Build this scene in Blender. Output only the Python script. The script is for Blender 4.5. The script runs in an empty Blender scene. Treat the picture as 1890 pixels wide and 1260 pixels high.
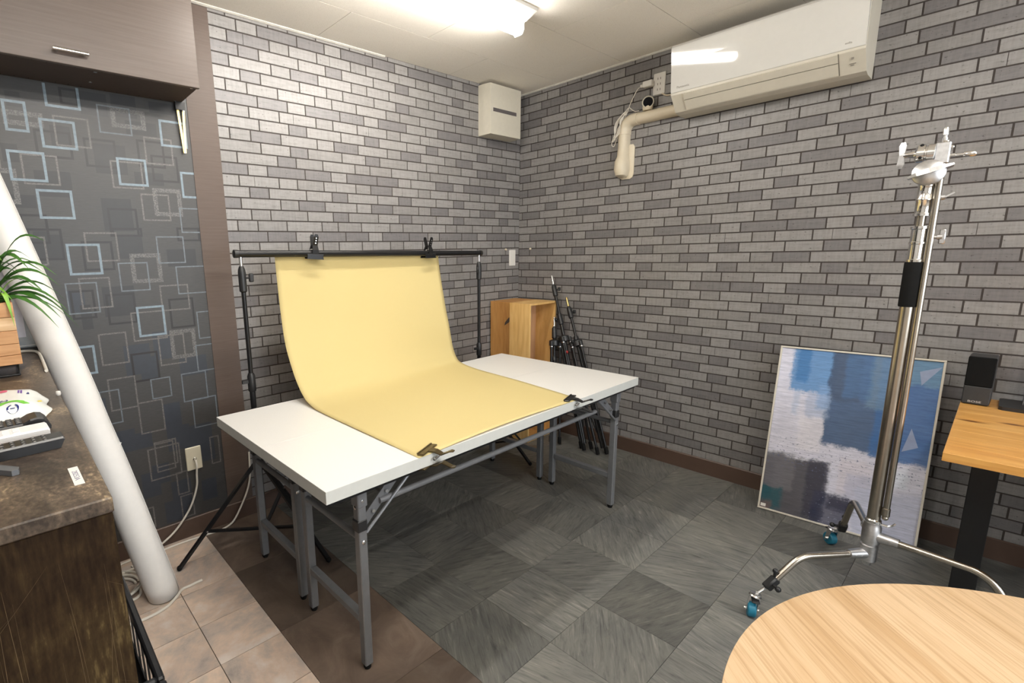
import bpy, bmesh, math, random
from mathutils import Vector, Matrix, Euler
R = math.radians
PI = math.pi
rnd = random.Random(7)
S = bpy.context.scene
COL = S.collection

# ------------------------------------------------------------------ camera
cd = bpy.data.cameras.new('camera')
cd.sensor_fit = 'HORIZONTAL'
cd.sensor_width = 36.0
cd.lens = 36.0 * 912.396 / 1890.0
cd.shift_x = (945.0 - 771.441) / 1890.0
cd.shift_y = (640.029 - 630.0) / 1890.0
cd.clip_start = 0.02
cam = bpy.data.objects.new('camera', cd)
COL.objects.link(cam)
cam.location = (-3.185714, -2.535169, 1.387958)
cam.rotation_euler = (1.38366979, 0.02511590, -0.70101579)
S.camera = cam

# ------------------------------------------------------------------ world, view
w = bpy.data.worlds.new('world')
S.world = w
w.use_nodes = True
w.node_tree.nodes['Background'].inputs[0].default_value = (0.9, 0.95, 1.0, 1)
w.node_tree.nodes['Background'].inputs[1].default_value = 0.05
S.view_settings.view_transform = 'Standard'
S.view_settings.look = 'None'
S.view_settings.exposure = 0.38
S.view_settings.gamma = 1.0
S.view_settings.use_curve_mapping = False
S.cycles.use_denoising = True
S.cycles.max_bounces = 10
S.cycles.diffuse_bounces = 6
S.cycles.sample_clamp_indirect = 6.0

LAMP = 52.0        # strength of every ceiling lamp's diffuser
CEIL = 2.530

# a window's daylight from behind the photographer (real opening in the wall behind, see window_1)
ld = bpy.data.lights.new('window_daylight', 'AREA')
ld.shape = 'RECTANGLE'; ld.size = 2.2; ld.size_y = 1.3
ld.energy = 42; ld.color = (0.86, 0.93, 1.0)
lo = bpy.data.objects.new('window_daylight', ld); COL.objects.link(lo)
lo.location = (-1.9, -5.12, 1.55); lo.rotation_euler = (R(90), 0, 0)
lo.rotation_euler = Vector((0, 1, 0)).to_track_quat('-Z', 'Y').to_euler()

# ------------------------------------------------------------------ materials
def lin(c):
    return tuple(((v / 255.0) / 12.92 if v / 255.0 <= 0.04045 else (((v / 255.0) + 0.055) / 1.055) ** 2.4) for v in c)

class NT:
    def __init__(s, name):
        s.m = bpy.data.materials.new(name); s.m.use_nodes = True
        s.t = s.m.node_tree; s.b = s.t.nodes['Principled BSDF']
    def n(s, typ, **kw):
        nd = s.t.nodes.new(typ)
        for k, v in kw.items():
            if hasattr(nd, k): setattr(nd, k, v)
        return nd
    def l(s, a, b): s.t.links.new(a, b)
    def pos(s, scale=(1, 1, 1), rot=(0, 0, 0), obj=False, gen=False):
        if obj or gen:
            tc = s.n('ShaderNodeTexCoord'); src = tc.outputs['Generated' if gen else 'Object']
        else:
            src = s.n('ShaderNodeNewGeometry').outputs['Position']
        mp = s.n('ShaderNodeMapping')
        mp.inputs['Scale'].default_value = scale; mp.inputs['Rotation'].default_value = rot
        s.l(src, mp.inputs['Vector'])
        return mp.outputs['Vector']
    def noise(s, vec, scale, detail=3, rough=0.55, dist=0.0):
        nd = s.n('ShaderNodeTexNoise')
        nd.inputs['Scale'].default_value = scale; nd.inputs['Detail'].default_value = detail
        nd.inputs['Roughness'].default_value = rough; nd.inputs['Distortion'].default_value = dist
        if vec is not None: s.l(vec, nd.inputs['Vector'])
        return nd.outputs['Fac']
    def ramp(s, fac, stops):
        nd = s.n('ShaderNodeValToRGB'); cr = nd.color_ramp
        while len(cr.elements) > 1: cr.elements.remove(cr.elements[-1])
        cr.elements[0].position = stops[0][0]; cr.elements[0].color = (*stops[0][1], 1)
        for p_, c in stops[1:]:
            e = cr.elements.new(p_); e.color = (*c, 1)
        s.l(fac, nd.inputs['Fac'])
        return nd.outputs['Color']
    def mix(s, fac, a, b, mode='MIX'):
        nd = s.n('ShaderNodeMix', data_type='RGBA', blend_type=mode)
        def put(sock, v):
            if isinstance(v, (tuple, list)): sock.default_value = (*v, 1) if len(v) == 3 else v
            elif isinstance(v, (int, float)): sock.default_value = v
            else: s.l(v, sock)
        put(nd.inputs[0], fac); put(nd.inputs[6], a); put(nd.inputs[7], b)
        return nd.outputs[2]
    def color(s, v):
        if isinstance(v, tuple): s.b.inputs['Base Color'].default_value = (*v, 1)
        else: s.l(v, s.b.inputs['Base Color'])
    def bump(s, h, strength=0.2, dist=0.002):
        nd = s.n('ShaderNodeBump'); nd.inputs['Strength'].default_value = strength; nd.inputs['Distance'].default_value = dist
        s.l(h, nd.inputs['Height']); s.l(nd.outputs['Normal'], s.b.inputs['Normal'])
    def set(s, rough=None, metal=None, spec=None, coat=None):
        if rough is not None: s.b.inputs['Roughness'].default_value = rough
        if metal is not None: s.b.inputs['Metallic'].default_value = metal
        if spec is not None: s.b.inputs['Specular IOR Level'].default_value = spec
        if coat is not None: s.b.inputs['Coat Weight'].default_value = coat
        return s

def plain(name, c, rough=0.5, metal=0.0, spec=0.5, var=0.06, scale=40, coat=None):
    """one colour with a little uneven tone"""
    t = NT(name)
    f = t.noise(t.pos(), scale, 2)
    a = tuple(x * (1 - var) for x in c); b = tuple(min(1, x * (1 + var)) for x in c)
    t.color(t.ramp(f, [(0.3, a), (0.7, b)])); t.set(rough, metal, spec, coat)
    return t.m

def emis(name, c, strength):
    t = NT(name); t.color((0.8, 0.8, 0.8))
    t.b.inputs['Emission Color'].default_value = (*c, 1); t.b.inputs['Emission Strength'].default_value = strength
    return t.m

def brick_mat(name, c):
    t = NT(name)
    g = t.noise(t.pos((11, 11, 95)), 1.0, 5, 0.72)
    g2 = t.noise(t.pos((85, 85, 10)), 1.0, 3, 0.6)
    sp = t.noise(t.pos((75, 75, 120)), 1.0, 2, 0.5)
    col = t.ramp(g, [(0.30, tuple(x * 0.72 for x in c)), (0.48, c), (0.70, tuple(x * 1.2 for x in c))])
    col = t.mix(0.35, col, t.ramp(g2, [(0.36, tuple(x * 0.72 for x in c)), (0.62, tuple(x * 1.12 for x in c))]))
    dk = t.ramp(sp, [(0.27, (0.45, 0.44, 0.43)), (0.35, (1, 1, 1))])
    t.color(t.mix(1.0, col, dk, 'MULTIPLY')); t.set(0.43, 0, 0.6)
    t.bump(g, 0.12, 0.001)
    return t.m

M = {}
M['brick_light'] = brick_mat('brick_light', (0.238, 0.228, 0.222))
M['brick_mid'] = brick_mat('brick_mid', (0.206, 0.197, 0.191))
M['brick_dark'] = brick_mat('brick_dark', (0.150, 0.142, 0.143))
M['joint'] = plain('joint', (0.046, 0.037, 0.033), 0.8)

t = NT('ceiling_board')
f = t.noise(t.pos(), 260, 2, 0.5); f2 = t.noise(t.pos(), 55, 3, 0.6)
c1 = t.ramp(f, [(0.30, (0.70, 0.66, 0.59)), (0.40, (0.90, 0.86, 0.79))])
t.color(t.mix(0.2, c1, t.ramp(f2, [(0.3, (0.84, 0.80, 0.73)), (0.7, (0.91, 0.87, 0.80))]))); t.set(0.9, 0, 0.2)
t.bump(f, 0.4, 0.001); M['ceiling_board'] = t.m
M['ceiling_gap'] = plain('ceiling_gap', (0.30, 0.28, 0.25), 0.9)
M['moulding'] = plain('moulding', (0.58, 0.56, 0.51), 0.5)
M['plaster'] = plain('plaster', (0.78, 0.77, 0.74), 0.8, scale=6)

def tile_mat(name, stops, streak, rough, scale=1.0, bumps=0.25, spec=0.4, dist=0.9):
    """stone look floor tile; every tile turns and shifts its own grain"""
    t = NT(name)
    oi = t.n('ShaderNodeObjectInfo')
    geo = t.n('ShaderNodeNewGeometry')
    rot = t.n('ShaderNodeVectorRotate', rotation_type='Z_AXIS')
    mth = t.n('ShaderNodeMath', operation='MULTIPLY'); mth.inputs[1].default_value = 23.0
    t.l(oi.outputs['Random'], mth.inputs[0]); t.l(geo.outputs['Position'], rot.inputs['Vector']); t.l(mth.outputs[0], rot.inputs['Angle'])
    add = t.n('ShaderNodeVectorMath', operation='ADD')
    cmb = t.n('ShaderNodeCombineXYZ')
    m2 = t.n('ShaderNodeMath', operation='MULTIPLY'); m2.inputs[1].default_value = 57.0
    t.l(oi.outputs['Random'], m2.inputs[0]); t.l(m2.outputs[0], cmb.inputs[0]); t.l(m2.outputs[0], cmb.inputs[1])
    t.l(rot.outputs[0], add.inputs[0]); t.l(cmb.outputs[0], add.inputs[1])
    mp = t.n('ShaderNodeMapping'); mp.inputs['Scale'].default_value = (scale * streak, scale, scale)
    t.l(add.outputs[0], mp.inputs['Vector'])
    f = t.noise(mp.outputs[0], 7.0, 6, 0.68, dist)
    g = t.noise(add.outputs[0], 3.2, 3, 0.55, 0.4)
    col = t.ramp(f, stops)
    tone = t.ramp(g, [(0.3, (0.78, 0.78, 0.80)), (0.7, (1.18, 1.15, 1.10))])
    col = t.mix(1.0, col, tone, 'MULTIPLY')
    hue = t.n('ShaderNodeMapRange'); t.l(oi.outputs['Random'], hue.inputs[0]); hue.inputs[3].default_value = 0.72; hue.inputs[4].default_value = 1.28
    hs = t.n('ShaderNodeHueSaturation'); t.l(hue.outputs[0], hs.inputs['Value']); t.l(col, hs.inputs['Color'])
    t.color(hs.outputs[0]); t.set(rough, 0, spec); t.bump(f, bumps, 0.002)
    return t.m
M['tile_dark'] = tile_mat('tile_dark', [(0.28, (0.055, 0.058, 0.055)), (0.46, (0.122, 0.124, 0.115)), (0.60, (0.155, 0.155, 0.143)), (0.76, (0.28, 0.275, 0.25))], 0.13, 0.5, 9.0, 0.5)
M['tile_brown'] = tile_mat('tile_brown', [(0.25, (0.085, 0.062, 0.048)), (0.55, (0.145, 0.108, 0.084)), (0.8, (0.20, 0.16, 0.13))], 0.8, 0.5, 1.0, 0.1)
M['tile_beige'] = tile_mat('tile_beige', [(0.30, (0.30, 0.265, 0.245)), (0.44, (0.45, 0.38, 0.33)), (0.54, (0.56, 0.44, 0.355)), (0.66, (0.60, 0.53, 0.48))], 0.7, 0.45, 1.0, 0.1, 0.4, 0.15)
M['grout'] = plain('grout', (0.075, 0.062, 0.052), 0.85)
M['baseboard'] = plain('baseboard', (0.085, 0.052, 0.038), 0.45, scale=9)

t = NT('brown_board')
f = t.noise(t.pos((6, 6, 120)), 1.0, 4, 0.6)
t.color(t.ramp(f, [(0.3, (0.090, 0.063, 0.050)), (0.7, (0.108, 0.078, 0.063))])); t.set(0.5, 0, 0.4); M['brown_board'] = t.m
t = NT('cabinet_wood')
f = t.noise(t.pos((90, 6, 120)), 1.0, 4, 0.6); f = t.noise(t.pos((4, 4, 130)), 1.0, 4, 0.6)
t.color(t.ramp(f, [(0.3, (0.094, 0.070, 0.058)), (0.7, (0.116, 0.088, 0.074))])); t.set(0.42, 0, 0.42); M['cabinet_wood'] = t.m
M['cabinet_under'] = plain('cabinet_under', (0.060, 0.042, 0.034), 0.6)

t = NT('black_wallpaper')
f = t.noise(t.pos((30, 30, 260)), 1.0, 3, 0.6)
t.color(t.ramp(f, [(0.3, (0.036, 0.035, 0.034)), (0.7, (0.050, 0.048, 0.047))])); t.set(0.42, 0, 0.52); M['black_wallpaper'] = t.m
M['print_blue'] = plain('print_blue', (0.19, 0.25, 0.295), 0.4, spec=.5, scale=90, var=0.15)
M['print_slate'] = plain('print_slate', (0.125, 0.148, 0.168), 0.4, spec=.5, scale=90, var=0.2)
def speck(name, a, b):
    t = NT(name); f = t.noise(t.pos(), 260, 2, 0.6); t.color(t.ramp(f, [(0.42, a), (0.58, b)])); t.set(0.42, 0, .5); return t.m
M['print_grey'] = speck('print_grey', (0.085, 0.080, 0.077), (0.150, 0.141, 0.133))
M['print_chalk'] = speck('print_chalk', (0.06, 0.06, 0.06), (0.15, 0.145, 0.14))
M['print_black'] = plain('print_black', (0.013, 0.012, 0.012), 0.40, spec=.5)
M['print_charcoal'] = plain('print_charcoal', (0.024, 0.024, 0.025), 0.40, spec=.5)
M['print_navy'] = plain('print_navy', (0.030, 0.035, 0.046), 0.40, spec=.5)

def wood(name, cols, stretch, scale, rough=0.4, axis='X', ring=0.0, coat=None, knots=None):
    t = NT(name)
    sc = {'X': (stretch, 1, 1), 'Y': (1, stretch, 1), 'Z': (1, 1, stretch)}[axis]
    v = t.pos(sc)
    f = t.noise(v, scale, 5, 0.62, ring)
    g = t.noise(v, scale * 6, 2, 0.5)
    c = t.ramp(f, [(0.30, cols[0]), (0.5, cols[1]), (0.72, cols[2])])
    c = t.mix(0.25, c, t.ramp(g, [(0.35, cols[0]), (0.65, cols[2])]))
    if knots:
        vo = t.n('ShaderNodeTexVoronoi'); vo.voronoi_dimensions = '2D' if axis == 'Y' else '3D'; vo.inputs['Scale'].default_value = knots[0]
        t.l(t.pos({'X': (.35, 1, 1), 'Y': (1, .35, 1), 'Z': (1, 1, .35)}[axis]), vo.inputs['Vector'])
        k = t.ramp(vo.outputs['Distance'], [(0.03, (0.16, 0.06, 0.02)), (knots[1], (1, 1, 1))])
        c = t.mix(1.0, c, k, 'MULTIPLY')
    t.color(c); t.set(rough, 0, 0.4, coat); t.bump(f, 0.08, 0.001)
    return t.m
t = NT('table_oak')     # long fine grain running diagonally across the round top
vr = t.n('ShaderNodeVectorRotate', rotation_type='Z_AXIS'); vr.inputs['Angle'].default_value = R(-46)
t.l(t.n('ShaderNodeNewGeometry').outputs['Position'], vr.inputs['Vector'])
def vscale(v, sc):
    mp = t.n('ShaderNodeMapping'); mp.inputs['Scale'].default_value = sc; t.l(v, mp.inputs['Vector']); return mp.outputs[0]
f = t.noise(vscale(vr.outputs[0], (1.1, 15, 1)), 1.0, 4, 0.6, 0.7); g = t.noise(vscale(vr.outputs[0], (5, 190, 1)), 1.0, 3, 0.6, 0.3)
c = t.ramp(f, [(0.36, (0.46, 0.305, 0.165)), (0.48, (0.54, 0.38, 0.228)), (0.62, (0.60, 0.435, 0.275))])
c = t.mix(1.0, c, t.ramp(g, [(0.36, (0.80, 0.76, 0.70)), (0.52, (1, 1, 1))]), 'MULTIPLY')
t.color(c); t.set(0.42, 0, 0.35); M['table_oak'] = t.m
M['desk_pine'] = wood('desk_pine', ((0.42, 0.185, 0.042), (0.60, 0.30, 0.075), (0.70, 0.40, 0.125)), 0.08, 16.0, 0.35, 'Y', 0.3, knots=(10.0, 0.17))
M['crate_dark'] = wood('crate_dark', ((0.33, 0.14, 0.036), (0.50, 0.245, 0.070), (0.60, 0.32, 0.11)), 0.15, 8.0, 0.5, 'Z', 0.8, knots=(7.0, 0.09))
M['crate_light'] = wood('crate_light', ((0.56, 0.30, 0.085), (0.74, 0.46, 0.165), (0.80, 0.55, 0.24)), 0.15, 7.0, 0.5, 'Z', 1.4)
M['crate_inner'] = wood('crate_inner', ((0.46, 0.23, 0.11), (0.58, 0.34, 0.185), (0.66, 0.42, 0.25)), 0.12, 6.0, 0.55, 'Z', 0.4)
M['pot_a'] = wood('pot_a', ((0.44, 0.21, 0.085), (0.56, 0.30, 0.135), (0.66, 0.38, 0.19)), 0.12, 30.0, 0.5, 'X', 0.4)
M['pot_b'] = wood('pot_b', ((0.58, 0.34, 0.16), (0.74, 0.50, 0.28), (0.82, 0.60, 0.37)), 0.12, 30.0, 0.5, 'X', 0.4)

t = NT('worn_chest_top')
f = t.noise(t.pos((9, 5, 9)), 1.0, 6, 0.68, 0.5); g = t.noise(t.pos((160, 90, 120)), 1.0, 3, 0.6)
k = t.mix(0.35, f, g)
t.color(t.ramp(k, [(0.38, (0.030, 0.021, 0.015)), (0.48, (0.078, 0.057, 0.040)), (0.55, (0.135, 0.100, 0.068)), (0.63, (0.36, 0.27, 0.165))]))
t.set(0.38, 0, 0.5); M['worn_chest_top'] = t.m
t = NT('worn_chest_side')
f = t.noise(t.pos((5, 5, 4)), 1.0, 6, 0.7, 0.6); g = t.noise(t.pos((150, 150, 26)), 1.0, 3, 0.6)
k = t.mix(0.4, f, g)
base = t.ramp(k, [(0.40, (0.016, 0.009, 0.005)), (0.52, (0.030, 0.018, 0.009)), (0.60, (0.048, 0.031, 0.014)), (0.68, (0.120, 0.085, 0.036))])
sc = t.noise(t.pos((120, 120, 1.6), (0, R(3), 0)), 1.0, 1, 0.4, 0.1)
scr = t.ramp(sc, [(0.90, (0, 0, 0)), (0.92, (1, 1, 1))])
t.color(t.mix(scr, base, (0.17, 0.115, 0.048))); t.set(0.45, 0, 0.10); M['worn_chest_side'] = t.m

M['white_laminate'] = plain('white_laminate', (0.72, 0.708, 0.682), 0.42, scale=200, var=0.02)
M['white_edge'] = plain('white_edge', (0.60, 0.61, 0.58), 0.5, var=0.02)
M['grey_steel'] = plain('grey_steel', (0.185, 0.190, 0.200), 0.38, 0.25, var=0.05)
M['black_plastic'] = plain('black_plastic', (0.016, 0.016, 0.017), 0.4)
M['black_metal'] = plain('black_metal', (0.014, 0.014, 0.015), 0.3, 0.3)
M['black_rubber'] = plain('black_rubber', (0.010, 0.010, 0.010), 0.85, spec=0.15)
M['chrome'] = plain('chrome', (0.78, 0.77, 0.75), 0.14, 1.0, var=0.03)
M['steel_brushed'] = plain('steel_brushed', (0.47, 0.43, 0.37), 0.27, 1.0, var=0.04)
M['zinc'] = plain('zinc', (0.62, 0.62, 0.63), 0.36, 1.0, var=0.1, scale=80)
M['brass'] = plain('brass', (0.62, 0.47, 0.20), 0.3, 1.0)
M['scratch_gold'] = plain('scratch_gold', (0.110, 0.072, 0.030), 0.5, var=0.3, scale=60)
M['bronze'] = plain('bronze', (0.115, 0.085, 0.040), 0.32, 0.7)
M['screw'] = plain('screw', (0.80, 0.80, 0.80), 0.25, 1.0)
t = NT('yellow_paper'); t.color((0.655, 0.548, 0.262)); t.set(0.72, 0, 0.2)
tl_ = t.n('ShaderNodeBsdfTranslucent'); tl_.inputs['Color'].default_value = (0.90, 0.60, 0.08, 1)      # thin paper lets some light through
mx_ = t.n('ShaderNodeMixShader'); mx_.inputs[0].default_value = 0.16
t.l(t.b.outputs[0], mx_.inputs[1]); t.l(tl_.outputs[0], mx_.inputs[2]); t.l(mx_.outputs[0], t.t.nodes['Material Output'].inputs['Surface'])
M['yellow_paper'] = t.m
M['white_paper'] = plain('white_paper', (0.80, 0.785, 0.76), 0.6, var=0.015)
M['ac_white'] = plain('ac_white', (0.63, 0.62, 0.585), 0.045, var=0.01)
M['ac_beige'] = plain('ac_beige', (0.58, 0.545, 0.46), 0.4, var=0.02)
M['ac_line'] = plain('ac_line', (0.16, 0.145, 0.11), 0.6)
M['duct_cream'] = plain('duct_cream', (0.66, 0.585, 0.45), 0.38, var=0.02)
M['plate_white'] = plain('plate_white', (0.72, 0.70, 0.66), 0.35, var=0.02)
M['plate_cream'] = plain('plate_cream', (0.66, 0.61, 0.47), 0.35, var=0.02)
M['vent_cream'] = plain('vent_cream', (0.58, 0.545, 0.455), 0.4, var=0.02)
M['vent_slot'] = plain('vent_slot', (0.105, 0.092, 0.092), 0.6)
M['cable_white'] = plain('cable_white', (0.70, 0.66, 0.58), 0.45, var=0.03)
M['lens_glass'] = plain('lens_glass', (0.006, 0.006, 0.008), 0.35, spec=0.12, var=0.0)
M['fixture_white'] = plain('fixture_white', (0.72, 0.70, 0.65), 0.4, var=0.01)
M['lamp_glow'] = emis('lamp_glow', (1.0, 0.955, 0.885), LAMP)
M['frame_white'] = plain('frame_white', (0.62, 0.58, 0.50), 0.35, var=0.03)
M['wheel_blue'] = plain('wheel_blue', (0.010, 0.150, 0.235), 0.45)
M['foam_black'] = plain('foam_black', (0.010, 0.010, 0.010), 0.95, spec=0.1)
M['grille_cloth'] = plain('grille_cloth', (0.008, 0.008, 0.008), 0.9, spec=0.1)
M['speaker_grey'] = plain('speaker_grey', (0.030, 0.030, 0.031), 0.6)
M['text_grey'] = plain('text_grey', (0.22, 0.20, 0.17), 0.5)
M['text_light'] = plain('text_light', (0.50, 0.47, 0.44), 0.4)
M['text_ink'] = plain('text_ink', (0.25, 0.25, 0.33), 0.6)
M['remote_white'] = plain('remote_white', (0.78, 0.77, 0.76), 0.4, var=0.01)
M['remote_black'] = plain('remote_black', (0.014, 0.014, 0.015), 0.3)
M['key_black'] = plain('key_black', (0.022, 0.022, 0.024), 0.5)
M['tv_grey'] = plain('tv_grey', (0.13, 0.135, 0.145), 0.4, 0.3)
M['red_plastic'] = plain('red_plastic', (0.30, 0.02, 0.02), 0.4)
M['soil'] = plain('soil', (0.03, 0.02, 0.012), 0.95)
M['crate_plastic'] = plain('crate_plastic', (0.020, 0.020, 0.022), 0.38)
def leafmat(name, a, b):
    t = NT(name); f = t.noise(t.pos(), 24, 3); t.color(t.ramp(f, [(0.3, a), (0.7, b)])); t.set(0.4, 0, 0.4)
    t.b.inputs['Subsurface Weight'].default_value = 0.0
    return t.m
M['leaf_dark'] = leafmat('leaf_dark', (0.022, 0.085, 0.012), (0.060, 0.165, 0.025))
M['leaf_light'] = leafmat('leaf_light', (0.10, 0.27, 0.025), (0.25, 0.46, 0.06))

t = NT('wipes_film')
tc = t.pos(obj=True)
f = t.noise(tc, 13, 2, 0.5, 1.2)
c = t.ramp(f, [(0.40, (0.80, 0.82, 0.78)), (0.55, (0.80, 0.82, 0.78)), (0.57, (0.20, 0.58, 0.07)), (0.62, (0.30, 0.68, 0.10)), (0.64, (0.72, 0.80, 0.62))])
t.color(c); t.set(0.25); M['wipes_film'] = t.m
M['wipes_white'] = plain('wipes_white', (0.80, 0.82, 0.79), 0.25, var=0.02)
M['ink_navy'] = plain('ink_navy', (0.02, 0.03, 0.17), 0.4)
M['ink_violet'] = plain('ink_violet', (0.16, 0.05, 0.36), 0.4)
M['ink_pink'] = plain('ink_pink', (0.66, 0.09, 0.20), 0.4)
M['ink_yellow'] = plain('ink_yellow', (0.78, 0.62, 0.08), 0.4)
M['ink_green'] = plain('ink_green', (0.18, 0.55, 0.06), 0.4)

def glass(name, tint=(1, 1, 1), rough=0.03):
    """thin pane: mostly clear, mirror-like at a glance"""
    t = NT(name)
    t.color(tint); t.set(rough, 0, 0.5)
    t.b.inputs['Transmission Weight'].default_value = 1.0
    t.b.inputs['IOR'].default_value = 1.2
    return t.m

# ------------------------------------------------------------------ mesh helpers
class MB:
    """collects shapes and links them as ONE mesh object"""
    def __init__(s): s.v = []; s.f = []; s.mi = []; s.sm = []
    def add(s, vs, fs, mi=0, smooth=False):
        o = len(s.v); s.v.extend([tuple(p) for p in vs])
        for f in fs: s.f.append(tuple(i + o for i in f)); s.mi.append(mi); s.sm.append(smooth)
        return s
    def box(s, a, b, mi=0, mtx=None, bev=0.0):
        x0, y0, z0 = a; x1, y1, z1 = b
        if x0 > x1: x0, x1 = x1, x0
        if y0 > y1: y0, y1 = y1, y0
        if z0 > z1: z0, z1 = z1, z0
        if bev <= 0:
            vs = [(x0, y0, z0), (x1, y0, z0), (x1, y1, z0), (x0, y1, z0), (x0, y0, z1), (x1, y0, z1), (x1, y1, z1), (x0, y1, z1)]
            fs = [(0, 3, 2, 1), (4, 5, 6, 7), (0, 1, 5, 4), (1, 2, 6, 5), (2, 3, 7, 6), (3, 0, 4, 7)]
        else:
            e = min(bev, (x1 - x0) / 2.01, (y1 - y0) / 2.01, (z1 - z0) / 2.01)
            vs = []; idx = {}
            for i, X in enumerate((x0, x1)):
                for j, Y in enumerate((y0, y1)):
                    for k, Z in enumerate((z0, z1)):
                        sx, sy, sz = (1 if i == 0 else -1), (1 if j == 0 else -1), (1 if k == 0 else -1)
                        idx[i, j, k, 0] = len(vs); vs.append((X, Y + sy * e, Z + sz * e))
                        idx[i, j, k, 1] = len(vs); vs.append((X + sx * e, Y, Z + sz * e))
                        idx[i, j, k, 2] = len(vs); vs.append((X + sx * e, Y + sy * e, Z))
            fs = []
            q = lambda *c: tuple(idx[k] for k in c)
            fs.append(q((0,0,0,0),(0,0,1,0),(0,1,1,0),(0,1,0,0))); fs.append(q((1,0,0,0),(1,1,0,0),(1,1,1,0),(1,0,1,0)))
            fs.append(q((0,0,0,1),(1,0,0,1),(1,0,1,1),(0,0,1,1))); fs.append(q((0,1,0,1),(0,1,1,1),(1,1,1,1),(1,1,0,1)))
            fs.append(q((0,0,0,2),(0,1,0,2),(1,1,0,2),(1,0,0,2))); fs.append(q((0,0,1,2),(1,0,1,2),(1,1,1,2),(0,1,1,2)))
            for i in (0, 1):
                for j in (0, 1):
                    fs.append(q((i,j,0,0),(i,j,1,0),(i,j,1,1),(i,j,0,1)))
            for i in (0, 1):
                for k in (0, 1):
                    fs.append(q((i,0,k,0),(i,1,k,0),(i,1,k,2),(i,0,k,2)))
            for j in (0, 1):
                for k in (0, 1):
                    fs.append(q((0,j,k,1),(1,j,k,1),(1,j,k,2),(0,j,k,2)))
            for i in (0, 1):
                for j in (0, 1):
                    for k in (0, 1): fs.append(q((i,j,k,0),(i,j,k,1),(i,j,k,2)))
            c = Vector(((x0+x1)/2, (y0+y1)/2, (z0+z1)/2)); out = []
            for f in fs:
                P = [Vector(vs[i]) for i in f]; n = (P[1]-P[0]).cross(P[2]-P[0]); m_ = sum(P, Vector()) / len(P)
                out.append(f if n.dot(m_ - c) > 0 else tuple(reversed(f)))
            fs = out
        if mtx is not None: vs = [tuple(mtx @ Vector(p)) for p in vs]
        return s.add(vs, fs, mi)
    def beam(s, p, q, wd, ht, mi=0, up=(0, 0, 1), bev=0.0):
        """square bar from p to q"""
        p = Vector(p); q = Vector(q); z = (q - p); L = z.length; z.normalize()
        u = Vector(up)
        if abs(u.dot(z)) > 0.95: u = Vector((0, 1, 0)) if abs(z.y) < 0.9 else Vector((1, 0, 0))
        x = u.cross(z).normalized(); y = z.cross(x)
        m = Matrix((x, y, z)).transposed().to_4x4(); m.translation = p
        return s.box((-wd / 2, -ht / 2, 0), (wd / 2, ht / 2, L), mi, m, bev)
    def tube(s, pts, r, seg=10, mi=0, cap=True, smooth=True):
        pts = [Vector(p) for p in pts]; n = len(pts); rs = r if isinstance(r, (list, tuple)) else [r] * n
        vs = []; fs = []
        prev = None
        for i, p in enumerate(pts):
            d = (pts[min(i + 1, n - 1)] - pts[max(i - 1, 0)])
            if d.length < 1e-9: d = Vector((0, 0, 1))
            d.normalize()
            if prev is None:
                a = Vector((0, 0, 1)) if abs(d.z) < 0.9 else Vector((1, 0, 0))
                x = a.cross(d).normalized()
            else:
                x = (prev - d * prev.dot(d))
                x = x.normalized() if x.length > 1e-6 else Vector((1, 0, 0)).cross(d).normalized()
            prev = x; y = d.cross(x)
            for k in range(seg):
                a = 2 * PI * k / seg; vs.append(tuple(p + (x * math.cos(a) + y * math.sin(a)) * rs[i]))
        for i in range(n - 1):
            for k in range(seg):
                k2 = (k + 1) % seg; fs.append((i * seg + k, i * seg + k2, (i + 1) * seg + k2, (i + 1) * seg + k))
        s.add(vs, fs, mi, smooth)
        if cap:
            o = len(s.v) - len(vs)
            s.f.append(tuple(o + k for k in reversed(range(seg)))); s.mi.append(mi); s.sm.append(False)
            s.f.append(tuple(o + (n - 1) * seg + k for k in range(seg))); s.mi.append(mi); s.sm.append(False)
        return s
    def lathe(s, prof, p, q, seg=20, mi=0, smooth=True):
        """profile [(t along p->q in metres, radius)] turned round the axis"""
        p = Vector(p); q = Vector(q); d = (q - p).normalized()
        return s.tube_prof([p + d * t_ for t_, _ in prof], [max(r_, 1e-5) for _, r_ in prof], d, seg, mi, smooth)
    def tube_prof(s, pts, rs, d, seg, mi, smooth):
        a = Vector((0, 0, 1)) if abs(d.z) < 0.9 else Vector((1, 0, 0))
        x = a.cross(d).normalized(); y = d.cross(x); vs = []; fs = []; n = len(pts)
        for p, r in zip(pts, rs):
            for k in range(seg):
                an = 2 * PI * k / seg; vs.append(tuple(p + (x * math.cos(an) + y * math.sin(an)) * r))
        for i in range(n - 1):
            for k in range(seg):
                k2 = (k + 1) % seg; fs.append((i * seg + k, i * seg + k2, (i + 1) * seg + k2, (i + 1) * seg + k))
        o = len(s.v); s.add(vs, fs, mi, smooth)
        s.f.append(tuple(o + k for k in reversed(range(seg)))); s.mi.append(mi); s.sm.append(False)
        s.f.append(tuple(o + (n - 1) * seg + k for k in range(seg))); s.mi.append(mi); s.sm.append(False)
        return s
    def cyl(s, p, q, r, seg=16, mi=0): return s.tube([p, q], r, seg, mi)
    def prism(s, poly, a, b, axis='Y', mi=0, smooth=False):
        """2-D outline swept along an axis from a to b"""
        n = len(poly)
        def P(u, v, h): return {'Y': (u, h, v), 'X': (h, u, v), 'Z': (u, v, h)}[axis]
        vs = [P(u, v, a) for u, v in poly] + [P(u, v, b) for u, v in poly]
        s.add(vs, [tuple(range(n)), tuple(reversed(range(n, 2 * n)))], mi, False)
        o = len(s.v) - 2 * n
        for i in range(n):
            s.f.append((o + i, o + i + n, o + (i + 1) % n + n, o + (i + 1) % n)); s.mi.append(mi); s.sm.append(smooth)
        return s
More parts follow.
